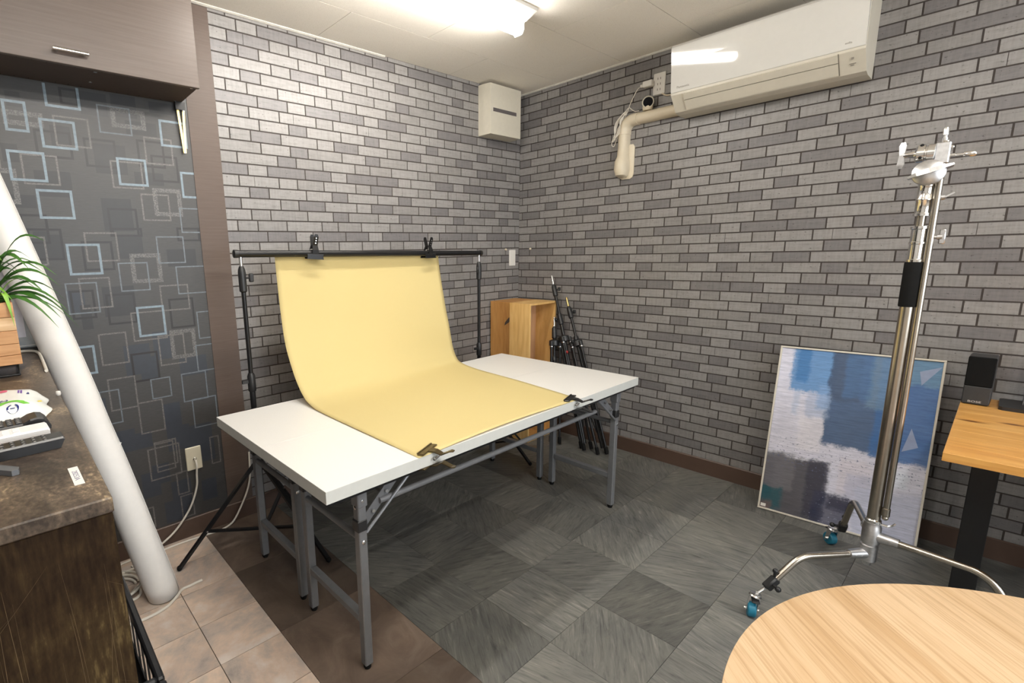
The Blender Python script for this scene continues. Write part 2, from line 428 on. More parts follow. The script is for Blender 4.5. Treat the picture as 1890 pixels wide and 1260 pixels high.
    def sphere(s, c, r, seg=14, mi=0, sc=(1, 1, 1)):
        c = Vector(c); prof = []; n = seg // 2
        vs = []; fs = []
        for i in range(1, n):
            th = PI * i / n
            for k in range(seg):
                a = 2 * PI * k / seg
                vs.append((c.x + r * sc[0] * math.sin(th) * math.cos(a), c.y + r * sc[1] * math.sin(th) * math.sin(a), c.z + r * sc[2] * math.cos(th)))
        for i in range(n - 2):
            for k in range(seg):
                k2 = (k + 1) % seg; fs.append((i * seg + k, (i + 1) * seg + k, (i + 1) * seg + k2, i * seg + k2))
        t_ = len(vs); vs.append((c.x, c.y, c.z + r * sc[2])); b_ = len(vs); vs.append((c.x, c.y, c.z - r * sc[2]))
        for k in range(seg):
            k2 = (k + 1) % seg; fs.append((t_, k, k2)); fs.append((b_, (n - 2) * seg + k2, (n - 2) * seg + k))
        return s.add(vs, fs, mi, True)
    def mesh(s, name, mats):
        me = bpy.data.meshes.new(name); me.from_pydata(s.v, [], s.f)
        for m in (mats if isinstance(mats, (list, tuple)) else [mats]): me.materials.append(M[m] if isinstance(m, str) else m)
        me.polygons.foreach_set('material_index', s.mi); me.polygons.foreach_set('use_smooth', s.sm)
        me.update()
        if len(s.f) < 60000:
            b_ = bmesh.new(); b_.from_mesh(me); bmesh.ops.recalc_face_normals(b_, faces=b_.faces[:]); b_.to_mesh(me); b_.free()
        if any(s.sm): me.set_sharp_from_angle(angle=R(38))
        return me
    def build(s, name, mats, parent=None):
        """world-space vertices; origin moved to the middle of the underside for things, parts keep their parent's frame"""
        o = bpy.data.objects.new(name, s.mesh(name, mats)); COL.objects.link(o)
        if parent is not None: put(o, parent)
        return o

def world_loc(o):
    v = Vector(o.location)
    return v + world_loc(o.parent) if o.parent is not None else v
def put(o, parent):
    """parent a mesh written in world coordinates (every parent here is only moved, never turned, at build time)"""
    o.parent = parent; o.location = Vector(o.location) - world_loc(parent)
def tag(o, label=None, cat=None, group=None, kind=None):
    if label: o['label'] = label
    if cat: o['category'] = cat
    if group: o['group'] = group
    if kind: o['kind'] = kind
    return o
def thing(name, label, cat, loc, group=None):
    o = bpy.data.objects.new(name, None); COL.objects.link(o)
    o.empty_display_size = 0.05; o.location = loc
    return tag(o, label, cat, group)
def structure(o): o['kind'] = 'structure'; return o
def copy_tree(o, parent=None):
    c = o.copy(); COL.objects.link(c)
    if parent is not None: c.parent = parent
    for ch in list(o.children): copy_tree(ch, c)
    return c
def text(body, size, m, mtx, parent, name='lettering', sx=1.0, extrude=0.0002):
    cu = bpy.data.curves.new(name, 'FONT'); cu.body = body; cu.size = size; cu.extrude = extrude; cu.resolution_u = 3
    cu.align_x = 'CENTER'; cu.align_y = 'CENTER'; cu.materials.append(M[m])
    o = bpy.data.objects.new(name, cu); COL.objects.link(o)
    bpy.context.view_layer.update()
    me = bpy.data.meshes.new_from_object(o.evaluated_get(bpy.context.evaluated_depsgraph_get())); me.name = name
    bpy.data.objects.remove(o); bpy.data.curves.remove(cu)
    if not me.materials: me.materials.append(M[m])
    o = bpy.data.objects.new(name, me); COL.objects.link(o)
    o.parent = parent; mm = mtx.copy(); mm.translation = mm.translation - world_loc(parent)
    o.matrix_local = mm @ Matrix.Diagonal((sx, 1, 1, 1))
    return o
def basis(x, y, z, loc):
    m = Matrix((Vector(x), Vector(y), Vector(z))).transposed().to_4x4(); m.translation = Vector(loc); return m
def smooth_path(pts, n=6):
    """Catmull-Rom through the points"""
    P = [Vector(p) for p in pts]; P = [P[0] * 2 - P[1]] + P + [P[-1] * 2 - P[-2]]; out = []
    for i in range(1, len(P) - 2):
        for k in range(n):
            t_ = k / n; a, b, c, d = P[i - 1], P[i], P[i + 1], P[i + 2]
            out.append(0.5 * ((2 * b) + (c - a) * t_ + (2 * a - 5 * b + 4 * c - d) * t_ ** 2 + (3 * b - a - 3 * c + d) * t_ ** 3))
    out.append(P[-2]); return out
def arc(c, r, a0, a1, n, plane='XY', z=0):
    return [(c[0] + r * math.cos(a0 + (a1 - a0) * i / n), c[1] + r * math.sin(a0 + (a1 - a0) * i / n)) for i in range(n + 1)]

# picture size of a spot, used only to decide which bricks show largest
CI = cam.rotation_euler.to_matrix().inverted()
def seen_size(p, wdt, hgt, nrm):
    v = CI @ (Vector(p) - cam.location)
    if v.z > -0.05: return 0.0
    u = 771.441 + 912.396 * v.x / -v.z; q = 640.03 - 912.396 * v.y / -v.z
    if not (-20 < u < 1910 and -20 < q < 1280): return 0.0
    d = (Vector(p) - cam.location); c = abs(d.normalized().dot(Vector(nrm)))
    return wdt * hgt * c / d.length_squared

# ================================================================== the room
YB, XB = -5.2, -5.0
fl = MB(); fl.box((XB, YB, -0.06), (0.0, 0.0, -0.0035))
floor = structure(fl.build('floor', 'grout'))
_c = {}
def piece(key, a, b, mat, name, parent, bev=0.0):
    """a small box; boxes of the same size and look share one mesh"""
    sx, sy, sz = (b[0] - a[0], b[1] - a[1], b[2] - a[2])
    k = (key, round(sx, 3), round(sy, 3), round(sz, 3), mat)
    if k not in _c:
        mb = MB(); mb.box((-sx / 2, -sy / 2, -sz / 2), (sx / 2, sy / 2, sz / 2), 0, None, bev); _c[k] = mb.mesh(name, mat)
    o = bpy.data.objects.new(name, _c[k]); COL.objects.link(o)
    o.location = ((a[0] + b[0]) / 2, (a[1] + b[1]) / 2, (a[2] + b[2]) / 2); o.parent = parent
    return o
G = 0.0007
def tiles(xs, ys, mat, nm='tile'):
    for i in range(len(xs) - 1):
        for j in range(len(ys) - 1):
            piece('t', (xs[i] + G, ys[j] + G, -0.004), (xs[i + 1] - G, ys[j + 1] - G, 0.0), mat, nm, floor)
tiles([-2.155 + 0.308 * k for k in range(7)] + [0.0], sorted([0.0] + [-0.094 - 0.308 * k for k in range(17)]), 'tile_dark')
tiles([-2.555, -2.155], sorted([-0.4655 * k for k in range(12)]), 'tile_brown')
G = 0.0014
tiles([-3.0145 - .2345 * k for k in range(8, -1, -1)] + [-2.780, -2.555], sorted([-0.2345 * k for k in range(23)]), 'tile_beige')

ce = MB(); ce.box((XB, YB, CEIL + 0.006), (0, 0, CEIL + 0.06)); ceiling = structure(ce.build('ceiling', 'ceiling_gap'))
ys = [0.0] + [-0.342 - 0.4635 * k for k in range(11)]
for j in range(11):
    off = -0.746 if j % 2 == 0 else -0.26
    xs = [0.0] + [off - 0.97 * k for k in range(6)]
    xs = [x for x in xs if x > XB] + [XB]
    for i in range(len(xs) - 1):
        piece('c', (xs[i + 1] + .0014, ys[j + 1] + .0014, CEIL), (xs[i] - .0014, ys[j] - .0014, CEIL + .008), 'ceiling_board', 'ceiling_panel', ceiling, 0.0)

BH = 0.0964   # baseboard height
wl = MB(); wl.box((XB, 0.002, 0), (0.03, 0.12, CEIL + .05)); wall_left = structure(wl.build('wall_left', 'joint'))
wr = MB(); wr.box((0.002, YB, 0), (0.12, 0.03, CEIL + .05)); wall_right = structure(wr.build('wall_right', 'joint'))
wf = MB(); wf.box((XB - .12, YB, 0), (XB, 0.12, CEIL + .05)); structure(wf.build('wall_front', 'plaster'))
wb = MB()
wb.box((XB, YB - .12, 0), (-3.05, YB, CEIL + .05)); wb.box((-0.75, YB - .12, 0), (0.12, YB, CEIL + .05))
wb.box((-3.05, YB - .12, 0), (-0.75, YB, .88)); wb.box((-3.05, YB - .12, 2.22), (-0.75, YB, CEIL + .05))
structure(wb.build('wall_back', 'plaster'))
wn = MB()
for a, b in (((-3.05, -5.28, .88), (-3.0, -5.2, 2.22)), ((-.8, -5.28, .88), (-.75, -5.2, 2.22)), ((-3.0, -5.28, .88), (-.8, -5.2, .93)), ((-3.0, -5.28, 2.17), (-.8, -5.2, 2.22)), ((-1.93, -5.28, .93), (-1.87, -5.2, 2.17))):
    wn.box(a, b)
win = structure(wn.build('window_1', 'fixture_white'))
MAT_sky = emis('pane_daylight', (0.86, 0.93, 1.0), 1.6); M['pane_daylight'] = MAT_sky
pn = MB(); pn.box((-3.0, -5.27, .93), (-1.93, -5.265, 2.17)); pn.build('pane', 'pane_daylight', win)
pn = MB(); pn.box((-1.87, -5.27, .93), (-.8, -5.265, 2.17)); pn.build('pane', 'pane_daylight', win)

# bricks of the wall covering: two courses that alternate, shifted by half a repeat every six courses
PIT, TOP, REP = 0.0548, 1.238, 0.478
TONE = [('mid', 'light', 'mid'), ('light', 'dark', 'dark'), ('mid', 'light', 'light'), ('dark', 'light', 'light'), ('mid', 'light', 'dark'), ('dark', 'mid', 'light')]   # short, long, mid sized brick of each course
def courses(s0, s1, zoff):
    out = []
    br = random.Random(5)
    for j in range(-24, 22):
        z1 = TOP - PIT * j + zoff; z0 = z1 - PIT
        z0c, z1c = max(z0 + .0034, BH - .002), min(z1 - .0034, CEIL - .0005)
        if z1c - z0c < 0.006: continue
        k = j % 6; hd = REP / 2 if (j // 6) % 2 else 0.0
        if k % 2: st, seq = 1.674 + hd, ((.103, 0), (.214, 1), (.161, 2))
        else: st, seq = 1.359 + hd, ((.105, 0), (.161, 2), (.212, 1))
        n0 = int((s0 - st) / REP) - 2
        for n in range(n0, n0 + 16):
            s = st + n * REP
            for ln, kind in seq:
                tone = TONE[k][kind]
                if br.random() < 0.10: tone = br.choice(('light', 'mid', 'dark'))
                cuts = [(s, s + ln, .0034, .0034)]
                if k == 2 and kind == 1: cuts = [(s, s + .079, .0034, .0011), (s + .079, s + ln, .0011, .0034)]
                for a, b, ga, gb in cuts:
                    A, B = max(a + ga, s0), min(b - gb, s1)
                    if B - A > 0.006: out.append((A, B, z0c, z1c, tone))
                s += ln
    return out
def lay(wall, s0, s1, zoff, side, hidden):
    bs = courses(s0, s1, zoff); D = 0.0022
    def ends(b):
        A, B, z0, z1, _ = b
        return ((A, -0.0, z0), (B, D, z1)) if side == 'L' else ((-0.0, -B, z0), (D, -A, z1))
    sc = []
    for b in bs:
        lo_, hi_ = ends(b); c = [(u + v) / 2 for u, v in zip(lo_, hi_)]
        sc.append(0 if hidden(b) else seen_size(c, b[1] - b[0], b[3] - b[2], (0, 1, 0) if side == 'L' else (1, 0, 0)))
    order = sorted(range(len(bs)), key=lambda i: -sc[i]); big = set(order[:298])
    rest = MB(); ix = {'light': 0, 'mid': 1, 'dark': 2}
    for i, b in enumerate(bs):
        lo_, hi_ = ends(b)
        if i in big: piece('b' + side, lo_, hi_, 'brick_' + b[4], 'brick', wall)
        else: rest.box(lo_, hi_, ix[b[4]])
    o = rest.build('small_bricks', ['brick_light', 'brick_mid', 'brick_dark'], wall); o['kind'] = 'stuff'
lay(wall_left, -2.279, -0.0002, 0.008, 'L', lambda b: (-2.16 < (b[0] + b[1]) / 2 < -.9 and .5 < b[2] < 1.25) or b[2] < .62)
lay(wall_right, 0.0002, 3.35, 0.0, 'R', lambda b: (1.24 < (b[0] + b[1]) / 2 < 2.05 and b[2] > 2.2) or (1.85 < (b[0] + b[1]) / 2 < 2.36 and b[2] < .84))

# black patterned covering, the brown upright board beside it, skirtings and the ceiling moulding
wp = MB(); wp.box((-4.2, -0.001, BH - .002), (-2.412, 0.002, 2.2)); paper = wp.build('wallpaper', 'black_wallpaper', wall_left)
paper['label'] = 'black covering printed with overlapping squares'
SQ = {'b': [(-2.949, 1.994, -2.83, 2.097), (-2.978, 1.837, -2.859, 1.948), (-3.095, 1.704, -2.976, 1.818), (-3.023, 1.562, -2.903, 1.677), (-3.085, 1.887, -3.011, 2.0), (-2.728, 1.71, -2.612, 1.825), (-2.542, 1.89, -2.428, 2.003), (-2.475, 1.669, -2.394, 1.786), (-2.953, 1.333, -2.832, 1.463), (-2.727, 1.042, -2.611, 1.181), (-2.971, 0.905, -2.905, 1.032)], 'c': [(-2.775, 1.918, -2.652, 2.03), (-2.496, 1.51, -2.377, 1.624), (-2.977, 1.17, -2.862, 1.302), (-2.775, 1.253, -2.656, 1.38), (-2.541, 1.225, -2.406, 1.356), (-2.61, 1.371, -2.491, 1.494), (-2.47, 1.001, -2.393, 1.136), (-2.492, 0.839, -2.401, 0.973), (-2.915, 0.663, -2.836, 0.821), (-2.572, 0.698, -2.455, 0.842), (-2.707, 0.742, -2.62, 0.84), (-2.536, 0.556, -2.419, 0.706)], 'g': [(-2.932, 1.849, -2.81, 1.965), (-2.612, 1.808, -2.496, 1.923), (-2.753, 1.697, -2.631, 1.811), (-2.651, 1.562, -2.534, 1.68), (-3.055, 1.693, -2.936, 1.809), (-2.92, 2.157, -2.845, 2.252), (-2.885, 1.387, -2.763, 1.51), (-2.62, 1.151, -2.494, 1.272), (-2.752, 1.024, -2.609, 1.158), (-2.654, 0.894, -2.538, 1.039), (-2.887, 0.933, -2.778, 1.076), (-2.928, 1.188, -2.812, 1.321), (-2.878, 0.721, -2.766, 0.871), (-2.772, 0.584, -2.665, 0.739), (-2.727, 0.401, -2.628, 0.532), (-2.727, 0.378, -2.641, 0.524), (-2.758, 0.343, -2.616, 0.505), (-2.648, 0.233, -2.593, 0.353), (-2.474, 0.345, -2.426, 0.493), (-2.813, 0.109, -2.761, 0.217), (-2.641, 0.105, -2.579, 0.226)], 't': [(-2.727, 1.947, -2.595, 2.027), (-2.601, 1.584, -2.481, 1.706), (-3.088, 1.91, -2.963, 1.964), (-2.725, 1.287, -2.599, 1.418), (-2.601, 0.918, -2.485, 1.058), (-3.143, 1.615, -3.074, 1.748)], 'k': [(-3.001, 1.799, -2.879, 1.905), (-2.839, 1.777, -2.723, 1.892), (-2.592, 1.734, -2.48, 1.849), (-2.642, 1.793, -2.532, 1.908), (-2.787, 1.492, -2.673, 1.613), (-2.898, 2.01, -2.834, 2.074), (-2.899, 1.349, -2.785, 1.473), (-2.839, 1.11, -2.725, 1.246), (-2.589, 1.065, -2.478, 1.207), (-2.966, 1.147, -2.878, 1.27), (-2.774, 0.835, -2.661, 0.971), (-2.518, 1.471, -2.415, 1.534), (-2.78, 1.492, -2.662, 1.53), (-3.088, 1.463, -3.0, 1.579), (-3.074, 1.397, -2.959, 1.524)], 'f': [(-3.07, 1.977, -3.024, 2.031), (-2.946, 1.849, -2.879, 1.926), (-2.807, 1.754, -2.688, 1.874), (-3.019, 1.649, -2.902, 1.749), (-2.805, 1.516, -2.692, 1.653), (-2.675, 1.926, -2.554, 1.981), (-2.832, 1.983, -2.735, 2.072), (-3.108, 1.773, -3.058, 1.84), (-2.665, 1.717, -2.548, 1.771), (-2.574, 2.028, -2.475, 2.073), (-2.72, 1.991, -2.626, 2.106), (-3.104, 1.602, -3.027, 1.652), (-3.02, 1.681, -2.899, 1.747), (-3.084, 1.404, -2.967, 1.499), (-3.054, 1.441, -3.005, 1.513), (-2.767, 1.396, -2.666, 1.5), (-2.571, 1.356, -2.443, 1.435), (-2.848, 1.147, -2.724, 1.278), (-2.936, 1.101, -2.897, 1.207)], 'e': [(-2.798, 0.872, -2.692, 1.011), (-2.74, 0.841, -2.668, 0.948), (-2.963, 0.69, -2.893, 0.789), (-2.675, 0.926, -2.596, 1.058), (-2.667, 0.58, -2.592, 0.708), (-2.572, 0.828, -2.446, 0.922), (-2.978, 1.174, -2.914, 1.271), (-2.815, 0.517, -2.73, 0.595), (-2.714, 0.105, -2.612, 0.216), (-2.797, 0.265, -2.719, 0.39), (-2.674, 0.168, -2.584, 0.309), (-2.518, 0.371, -2.452, 0.487), (-2.534, 0.162, -2.461, 0.274), (-2.746, 0.32, -2.673, 0.419), (-2.901, 0.516, -2.798, 0.623), (-2.567, 0.448, -2.457, 0.573), (-2.665, 0.467, -2.561, 0.589)]}
PR = {'f': (0, 'fill', 0), 'e': (1, 'fill', 0), 'k': (2, .009, 1), 'g': (3, .0065, 2), 't': (4, .018, 2), 'c': (5, .0055, 3), 'b': (6, .0095, 4)}
pm = ['print_charcoal', 'print_navy', 'print_black', 'print_grey', 'print_chalk', 'print_slate', 'print_blue']
mb = MB(); r2 = random.Random(11)
SQ = {k: list(v) for k, v in SQ.items()}
for q in range(46):       # the same print goes on where the photograph does not let one read it
    k = r2.choice('fekgcb'); x = r2.uniform(-4.1, -3.1); z = r2.uniform(.2, 2.0); SQ[k].append((x, z, x + .118, z + .115))
for k in 'fekgtcb':
    mi, lw, ly = PR[k]
    for n, (x0, z0, x1, z1) in enumerate(SQ[k]):
        y = -0.0011 - ly * 0.00022 - n * 0.000006
        def quad(a, b, c, d):
            a = max(a, -4.19); c = min(c, -2.4125); b = max(b, BH); d = min(d, 2.08)
            if c - a > .001 and d - b > .001: mb.add([(a, y, b), (c, y, b), (c, y, d), (a, y, d)], [(0, 1, 2, 3)], mi)
        if lw == 'fill': quad(x0, z0, x1, z1)
        else:
            quad(x0, z1 - lw, x1, z1); quad(x0, z0, x1, z0 + lw); quad(x0, z0 + lw, x0 + lw, z1 - lw); quad(x1 - lw, z0 + lw, x1, z1 - lw)
pr = mb.build('printed_squares', pm, paper); pr['kind'] = 'stuff'
t1 = MB(); t1.box((-2.413, -0.004, BH - .002), (-2.2805, 0.002, CEIL - .012)); structure(t1.build('trim_1', 'brown_board'))
mb = MB(); mb.prism([(0, 0), (-.011, 0), (-.011, BH - .004), (-.007, BH), (0, BH)], 0, XB, 'X'); 
bl = structure(mb.build('baseboard_left', 'baseboard'))
mb = MB(); mb.prism([(0, 0), (-.011, 0), (-.011, BH - .004), (-.007, BH), (0, BH)], -0.011, YB, 'Y'); structure(mb.build('baseboard_right', 'baseboard'))
mb = MB(); mb.prism([(0.001, CEIL), (-.013, CEIL), (-.013, CEIL - .004), (-.005, CEIL - .009), (0.001, CEIL - .009)], -1.27, XB, 'X'); structure(mb.build('trim_2', 'moulding'))
mb = MB(); mb.prism([(0.001, CEIL), (-.010, CEIL), (-.010, CEIL - .005), (-.004, CEIL - .010), (0.001, CEIL - .010)], -0.0, YB, 'Y'); structure(mb.build('trim_3', 'moulding'))

# ================================================================== ceiling lamps
def ceiling_lamp(x0, x1, yc, label, group=None):
    L = thing('ceiling_light', label, 'light', ((x0 + x1) / 2, yc, CEIL), group)
    b = MB(); b.prism([(yc - .115, CEIL), (yc - .110, CEIL - .010), (yc - .044, CEIL - .034), (yc + .044, CEIL - .034), (yc + .110, CEIL - .010), (yc + .115, CEIL)], x0, x1, 'X'); b.build('housing', 'fixture_white', L)
    d = MB(); n = 12
    prof = [(yc + .033 * math.cos(PI * i / n), CEIL - .0345 - .050 * math.sin(PI * i / n) ** .6) for i in range(n + 1)]
    d.prism(prof, x0 + .02, x1 - .004, 'X', 0, True); d.build('diffuser', 'lamp_glow', L)
    c = MB()
    for xx in (x0 + .012, x1 - .0035):
        c = MB(); c.prism([(yc - .034, CEIL - .033), (yc - .034, CEIL - .068), (yc - .022, CEIL - .086), (yc + .022, CEIL - .086), (yc + .034, CEIL - .068), (yc + .034, CEIL - .033)], xx, xx + .003, 'X'); c.build('end_cap', 'fixture_white', L)
    return L
ceiling_lamp(-2.36, -1.02, -0.795, 'long white tube light on the ceiling above the yellow backdrop table')
ceiling_lamp(-2.36, -1.02, -3.05, 'long white tube light on the ceiling over the round oak table')
ceiling_lamp(-3.50, -2.16, -1.90, 'long white tube light on the ceiling over the photographer')

# ================================================================== upper cabinet
cab = thing('upper_cabinet', 'brown wall cabinet with a bar handle above the black patterned wall', 'cabinet', (-3.1, -.14, 2.08))
mb = MB(); mb.box((-3.9, -.262, 2.084), (-2.442, -.0045, CEIL - .001)); mb.build('body', 'cabinet_under', cab)
mb = MB(); mb.box((-3.9, -.2825, 2.078), (-2.44, -.2635, CEIL - .002), 0, None, .0015); dr = mb.build('door', 'cabinet_wood', cab)
mb = MB(); mb.tube([(-2.93, -.306, 2.117), (-2.825, -.306, 2.117)], .0065, 12); mb.cyl((-2.918, -.283, 2.117), (-2.918, -.306, 2.117), .005, 10); mb.cyl((-2.837, -.283, 2.117), (-2.837, -.306, 2.117), .005, 10)
h = mb.build('handle', 'chrome', dr); h['label'] = 'chrome bar handle'
for x, y in ((-2.80, -.235), (-2.80, -.10), (-2.462, -.248), (-2.47, -.03)):
    mb = MB(); mb.lathe([(0, .006), (.002, .006), (.003, .003)], (x, y, 2.0842), (x, y, 2.07), 10); mb.build('screw_cap', 'screw', cab)
mb = MB()
for i in range(17): 
    for y in (-.245, -.02): mb.cyl((-3.2 + i * .042, y, 2.0845), (-3.2 + i * .042, y, 2.0835), .0022, 6)
tag(mb.build('shelf_pin_holes', 'black_rubber', cab), kind='stuff')
st = thing('lid_stay', 'brass folding stay hanging under the corner of the brown wall cabinet', 'hinge', (-2.447, -.02, 1.866))
mb = MB(); mb.beam((-2.462, -.020, 2.083), (-2.449, -.018, 1.866), .010, .003, 0, (0, 1, 0)); mb.build('arm', 'brass', st)
mb = MB(); mb.beam((-2.436, -.020, 2.060), (-2.447, -.0215, 1.866), .010, .003, 0, (0, 1, 0)); mb.build('arm', 'brass', st)
for p in ((-2.460, -.019, 2.06), (-2.437, -.0195, 2.05), (-2.448, -.018, 1.870)):
    mb = MB(); mb.cyl((p[0], p[1] - .007, p[2]), (p[0], p[1] + .003, p[2]), .0045, 10); mb.build('rivet', 'screw', st)
mb = MB(); mb.box((-2.470, -.03, 2.05), (-2.430, -.012, 2.084)); mb.build('mount', 'black_metal', st)

# ================================================================== air conditioner
ac = thing('air_conditioner', 'long white wall mounted air conditioner high on the grey brick wall', 'air conditioner', (0, -1.61, 2.12))
Y0, Y1 = -1.203, -2.014
mb = MB(); mb.prism([(-.0005, 2.118), (-.0005, 2.442), (-.19, 2.452), (-.208, 2.444), (-.207, 2.42), (-.207, 2.222), (-.206, 2.205), (-.135, 2.128), (-.10, 2.119)], Y0, Y1, 'Y'); mb.build('body', 'ac_beige', ac)
prof = [(-.205, 2.451), (-.228, 2.447), (-.2360, 2.438), (-.2368, 2.430), (-.2285, 2.362), (-.2125, 2.222), (-.2110, 2.217), (-.206, 2.215), (-.206, 2.44)]
mb = MB(); mb.prism(prof, Y0 - .001, Y1 + .001, 'Y', 0, False); fp = mb.build('front_panel', 'ac_white', ac)
fp['label'] = 'glossy white front panel'
def chin(t_): return (-.2065 + (.2065 - .1355) * t_ , 2.2055 - (2.2055 - 2.128) * t_)
mb = MB()
for a, b in ((.04, .36), (.40, .93)):
    p, q = chin(a), chin(b)
    mb.prism([(p[0] - .004, p[1] - .003), (p[0] + .004, p[1] + .003), (q[0] + .004, q[1] + .003), (q[0] - .004, q[1] - .003)], Y0 - .062, Y1 + .094, 'Y')
    mb.build('louvre', 'ac_beige', ac); mb = MB()
p, q = chin(0), chin(.97)
mb.prism([(p[0] - .0012, p[1]), (p[0] + .002, p[1] + .002), (q[0] + .002, q[1] + .002), (q[0] - .0012, q[1] - .001)], Y1 + .094, Y1 + .0905, 'Y')
mb.build('seam', 'ac_line', ac); mb = MB(); p, q = chin(.36), chin(.40)
mb.prism([(p[0] - .0012, p[1]), (p[0] + .002, p[1] + .002), (q[0] + .002, q[1] + .002), (q[0] - .0012, q[1] - .001)], Y0 - .062, Y1 + .094, 'Y')
mb.build('seam', 'ac_line', ac)
for t_, a_, b_, h_ in ((.3, .040, .048, .008), (.55, .034, .056, .002), (.62, .040, .052, .002)):
    p = chin(t_); mb = MB(); mb.box((p[0] - .004, Y1 + a_, p[1] - h_ * .75), (p[0], Y1 + b_, p[1] + h_ * .25)); mb.build('indicator', 'text_grey', ac)
front = lambda y, z, x=-.2150: basis((0, -1, 0), (-.115, 0, 1), (-1, 0, -.115), (x, y, z))
text('Panasonic', .0165, 'text_grey', front(-1.268, 2.2385), ac)
text('eolia', .013, 'text_grey', front(-1.955, 2.240), ac)
text('INVERTER', .005, 'text_grey', front(-1.345, 2.2385), ac) if False else None

# ---- cream pipe cover running out of it
dc = thing('pipe_cover', 'cream plastic pipe cover bending down the grey brick wall beside the air conditioner', 'duct', (0, -.85, 1.82))
mb = MB()
def dshape(w_, d_): return [(-w_ / 2, 0), (-w_ / 2, d_ * .55), (-w_ * .36, d_ * .86), (-w_ * .18, d_), (w_ * .18, d_), (w_ * .36, d_ * .86), (w_ / 2, d_ * .55), (w_ / 2, 0)]
def sweep(mb, path, shp):
    """path in the wall plane [(y, z)], outline (across, out of the wall)"""
    vs = []; fs = []; n = len(shp(0) if callable(shp) else shp)
    for i, (y, z) in enumerate(path):
        a = path[max(i - 1, 0)]; b = path[min(i + 1, len(path) - 1)]
        d = Vector((b[0] - a[0], b[1] - a[1])).normalized(); nx = Vector((-d.y, d.x))
        for u, v in (shp(i) if callable(shp) else shp): vs.append((-v - .0003, y + nx.x * u, z + nx.y * u))
    for i in range(len(path) - 1):
        for k in range(n): fs.append((i * n + k, i * n + (k + 1) % n, (i + 1) * n + (k + 1) % n, (i + 1) * n + k))
    fs.append(tuple(range(n))); fs.append(tuple((len(path) - 1) * n + k for k in range(n)))
    mb.add(vs, fs, 0, True)
sweep(mb, [(-1.212, 2.172), (-.93, 2.172)], dshape(.062, .062)); mb.build('straight_cover', 'duct_cream', dc)
mb = MB(); el = [(-.935, 2.172)] + [(-.905 + .06 * math.sin(a), 2.112 + .06 * math.cos(a)) for a in [R(x) for x in (0, 15, 30, 45, 60, 75, 90)]] + [(-.845, 2.09)]
sweep(mb, el, dshape(.068, .066)); mb.build('elbow', 'duct_cream', dc)
mb = MB(); sweep(mb, [(-.845, 2.095), (-.845, 1.99)], dshape(.062, .062)); mb.build('straight_cover', 'duct_cream', dc)
mb = MB(); pts = [(-.845, 2.01), (-.845, 1.96), (-.845, 1.93), (-.845, 1.88), (-.845, 1.845), (-.845, 1.832)]
ws = [(.062, .062), (.066, .066), (.080, .085), (.082, .09), (.070, .075), (.05, .03)]
sweep(mb, pts, lambda i: dshape(*ws[i])); mb.build('end_boot', 'duct_cream', dc)
mb = MB(); sweep(mb, [(-.862, 2.03), (-.862, 2.015), (-.862, 1.85), (-.862, 1.83), (-.862, 1.822)], lambda i: dshape((.075, .095, .095, .08, .05)[i], .012)); mb.build('wall_flange', 'duct_cream', dc)

# ---- socket, adapter, camera and its lead
so = thing('wall_socket', 'white double socket plate with a plugged in adapter, left of the air conditioner', 'socket', (0, -1.04, 2.285))
mb = MB(); mb.box((-.008, -1.076, 2.286), (0, -1.004, 2.408), 0, None, .003); mb.build('plate', 'plate_white', so)
for z in (2.375, 2.345, 2.315):
    for dy in (-.008, .008): mb = MB(); mb.box((-.0088, -1.04 + dy - .0015, z - .006), (-.0078, -1.04 + dy + .0015, z + .006)); mb.build('slot', 'ac_line', so)
ad = thing('power_adapter', 'white power adapter plugged into the socket by the air conditioner', 'adapter', (-.02, -.985, 2.33))
mb = MB(); mb.box((-.045, -1.012, 2.338), (-.008, -.955, 2.372), 0, None, .004); mb.build('housing', 'plate_white', ad)
mb = MB(); mb.box((-.032, -.956, 2.345), (-.018, -.935, 2.362), 0, None, .003); mb.build('plug', 'plate_white', ad)
mb = MB(); mb.tube(smooth_path([(-.025, -.937, 2.353), (-.028, -.915, 2.335), (-.03, -.88, 2.27), (-.035, -.855, 2.20), (-.04, -.80, 2.12), (-.045, -.775, 2.05), (-.045, -.79, 2.03), (-.045, -.805, 2.06), (-.042, -.83, 2.13), (-.062, -.86, 2.205), (-.064, -.888, 2.236), (-.064, -.91, 2.22), (-.066, -.93, 2.207), (-.066, -.955, 2.205)]), .0022, 6)
mb.build('lead', 'cable_white', ad)
mb = MB()
for k in range(4):
    d = .006 * k
    mb.tube(smooth_path([(-.066 - d, -.80 - d, 2.06), (-.07 - d, -.815, 2.13 + d), (-.072, -.845 - d, 2.195 + d), (-.07, -.862 - d, 2.205), (-.072 - d, -.85, 2.17), (-.07, -.82 - d, 2.10), (-.066 - d, -.797, 2.055), (-.066 - d, -.80 - d, 2.06)]), .0022, 6)
mb.build('coiled_lead', 'cable_white', ad)
sc_ = thing('security_camera', 'small white round security camera standing on the cream pipe cover', 'camera', (-.045, -.995, 2.2045))
mb = MB(); mb.lathe([(0, .026), (.012, .029), (.025, .029)], (-.034, -.992, 2.2035), (-.034, -.992, 2.3), 18); mb.build('base', 'duct_cream', sc_)
mb = MB(); c0 = Vector((-.034, -.992, 2.253)); di = Vector((-.86, -.42, -.28)).normalized()
mb.sphere(c0, .033, 20); mb.lathe([(-.015, .032), (.018, .0340), (.0335, .0325)], c0, c0 + di, 22); hd = mb.build('head', 'vent_cream', sc_)
mb = MB(); mb.lathe([(.0325, .0275), (.0350, .0270), (.0356, .012), (.0364, .0115), (.0368, .006)], c0, c0 + di, 22); mb.build('lens', 'lens_glass', hd)
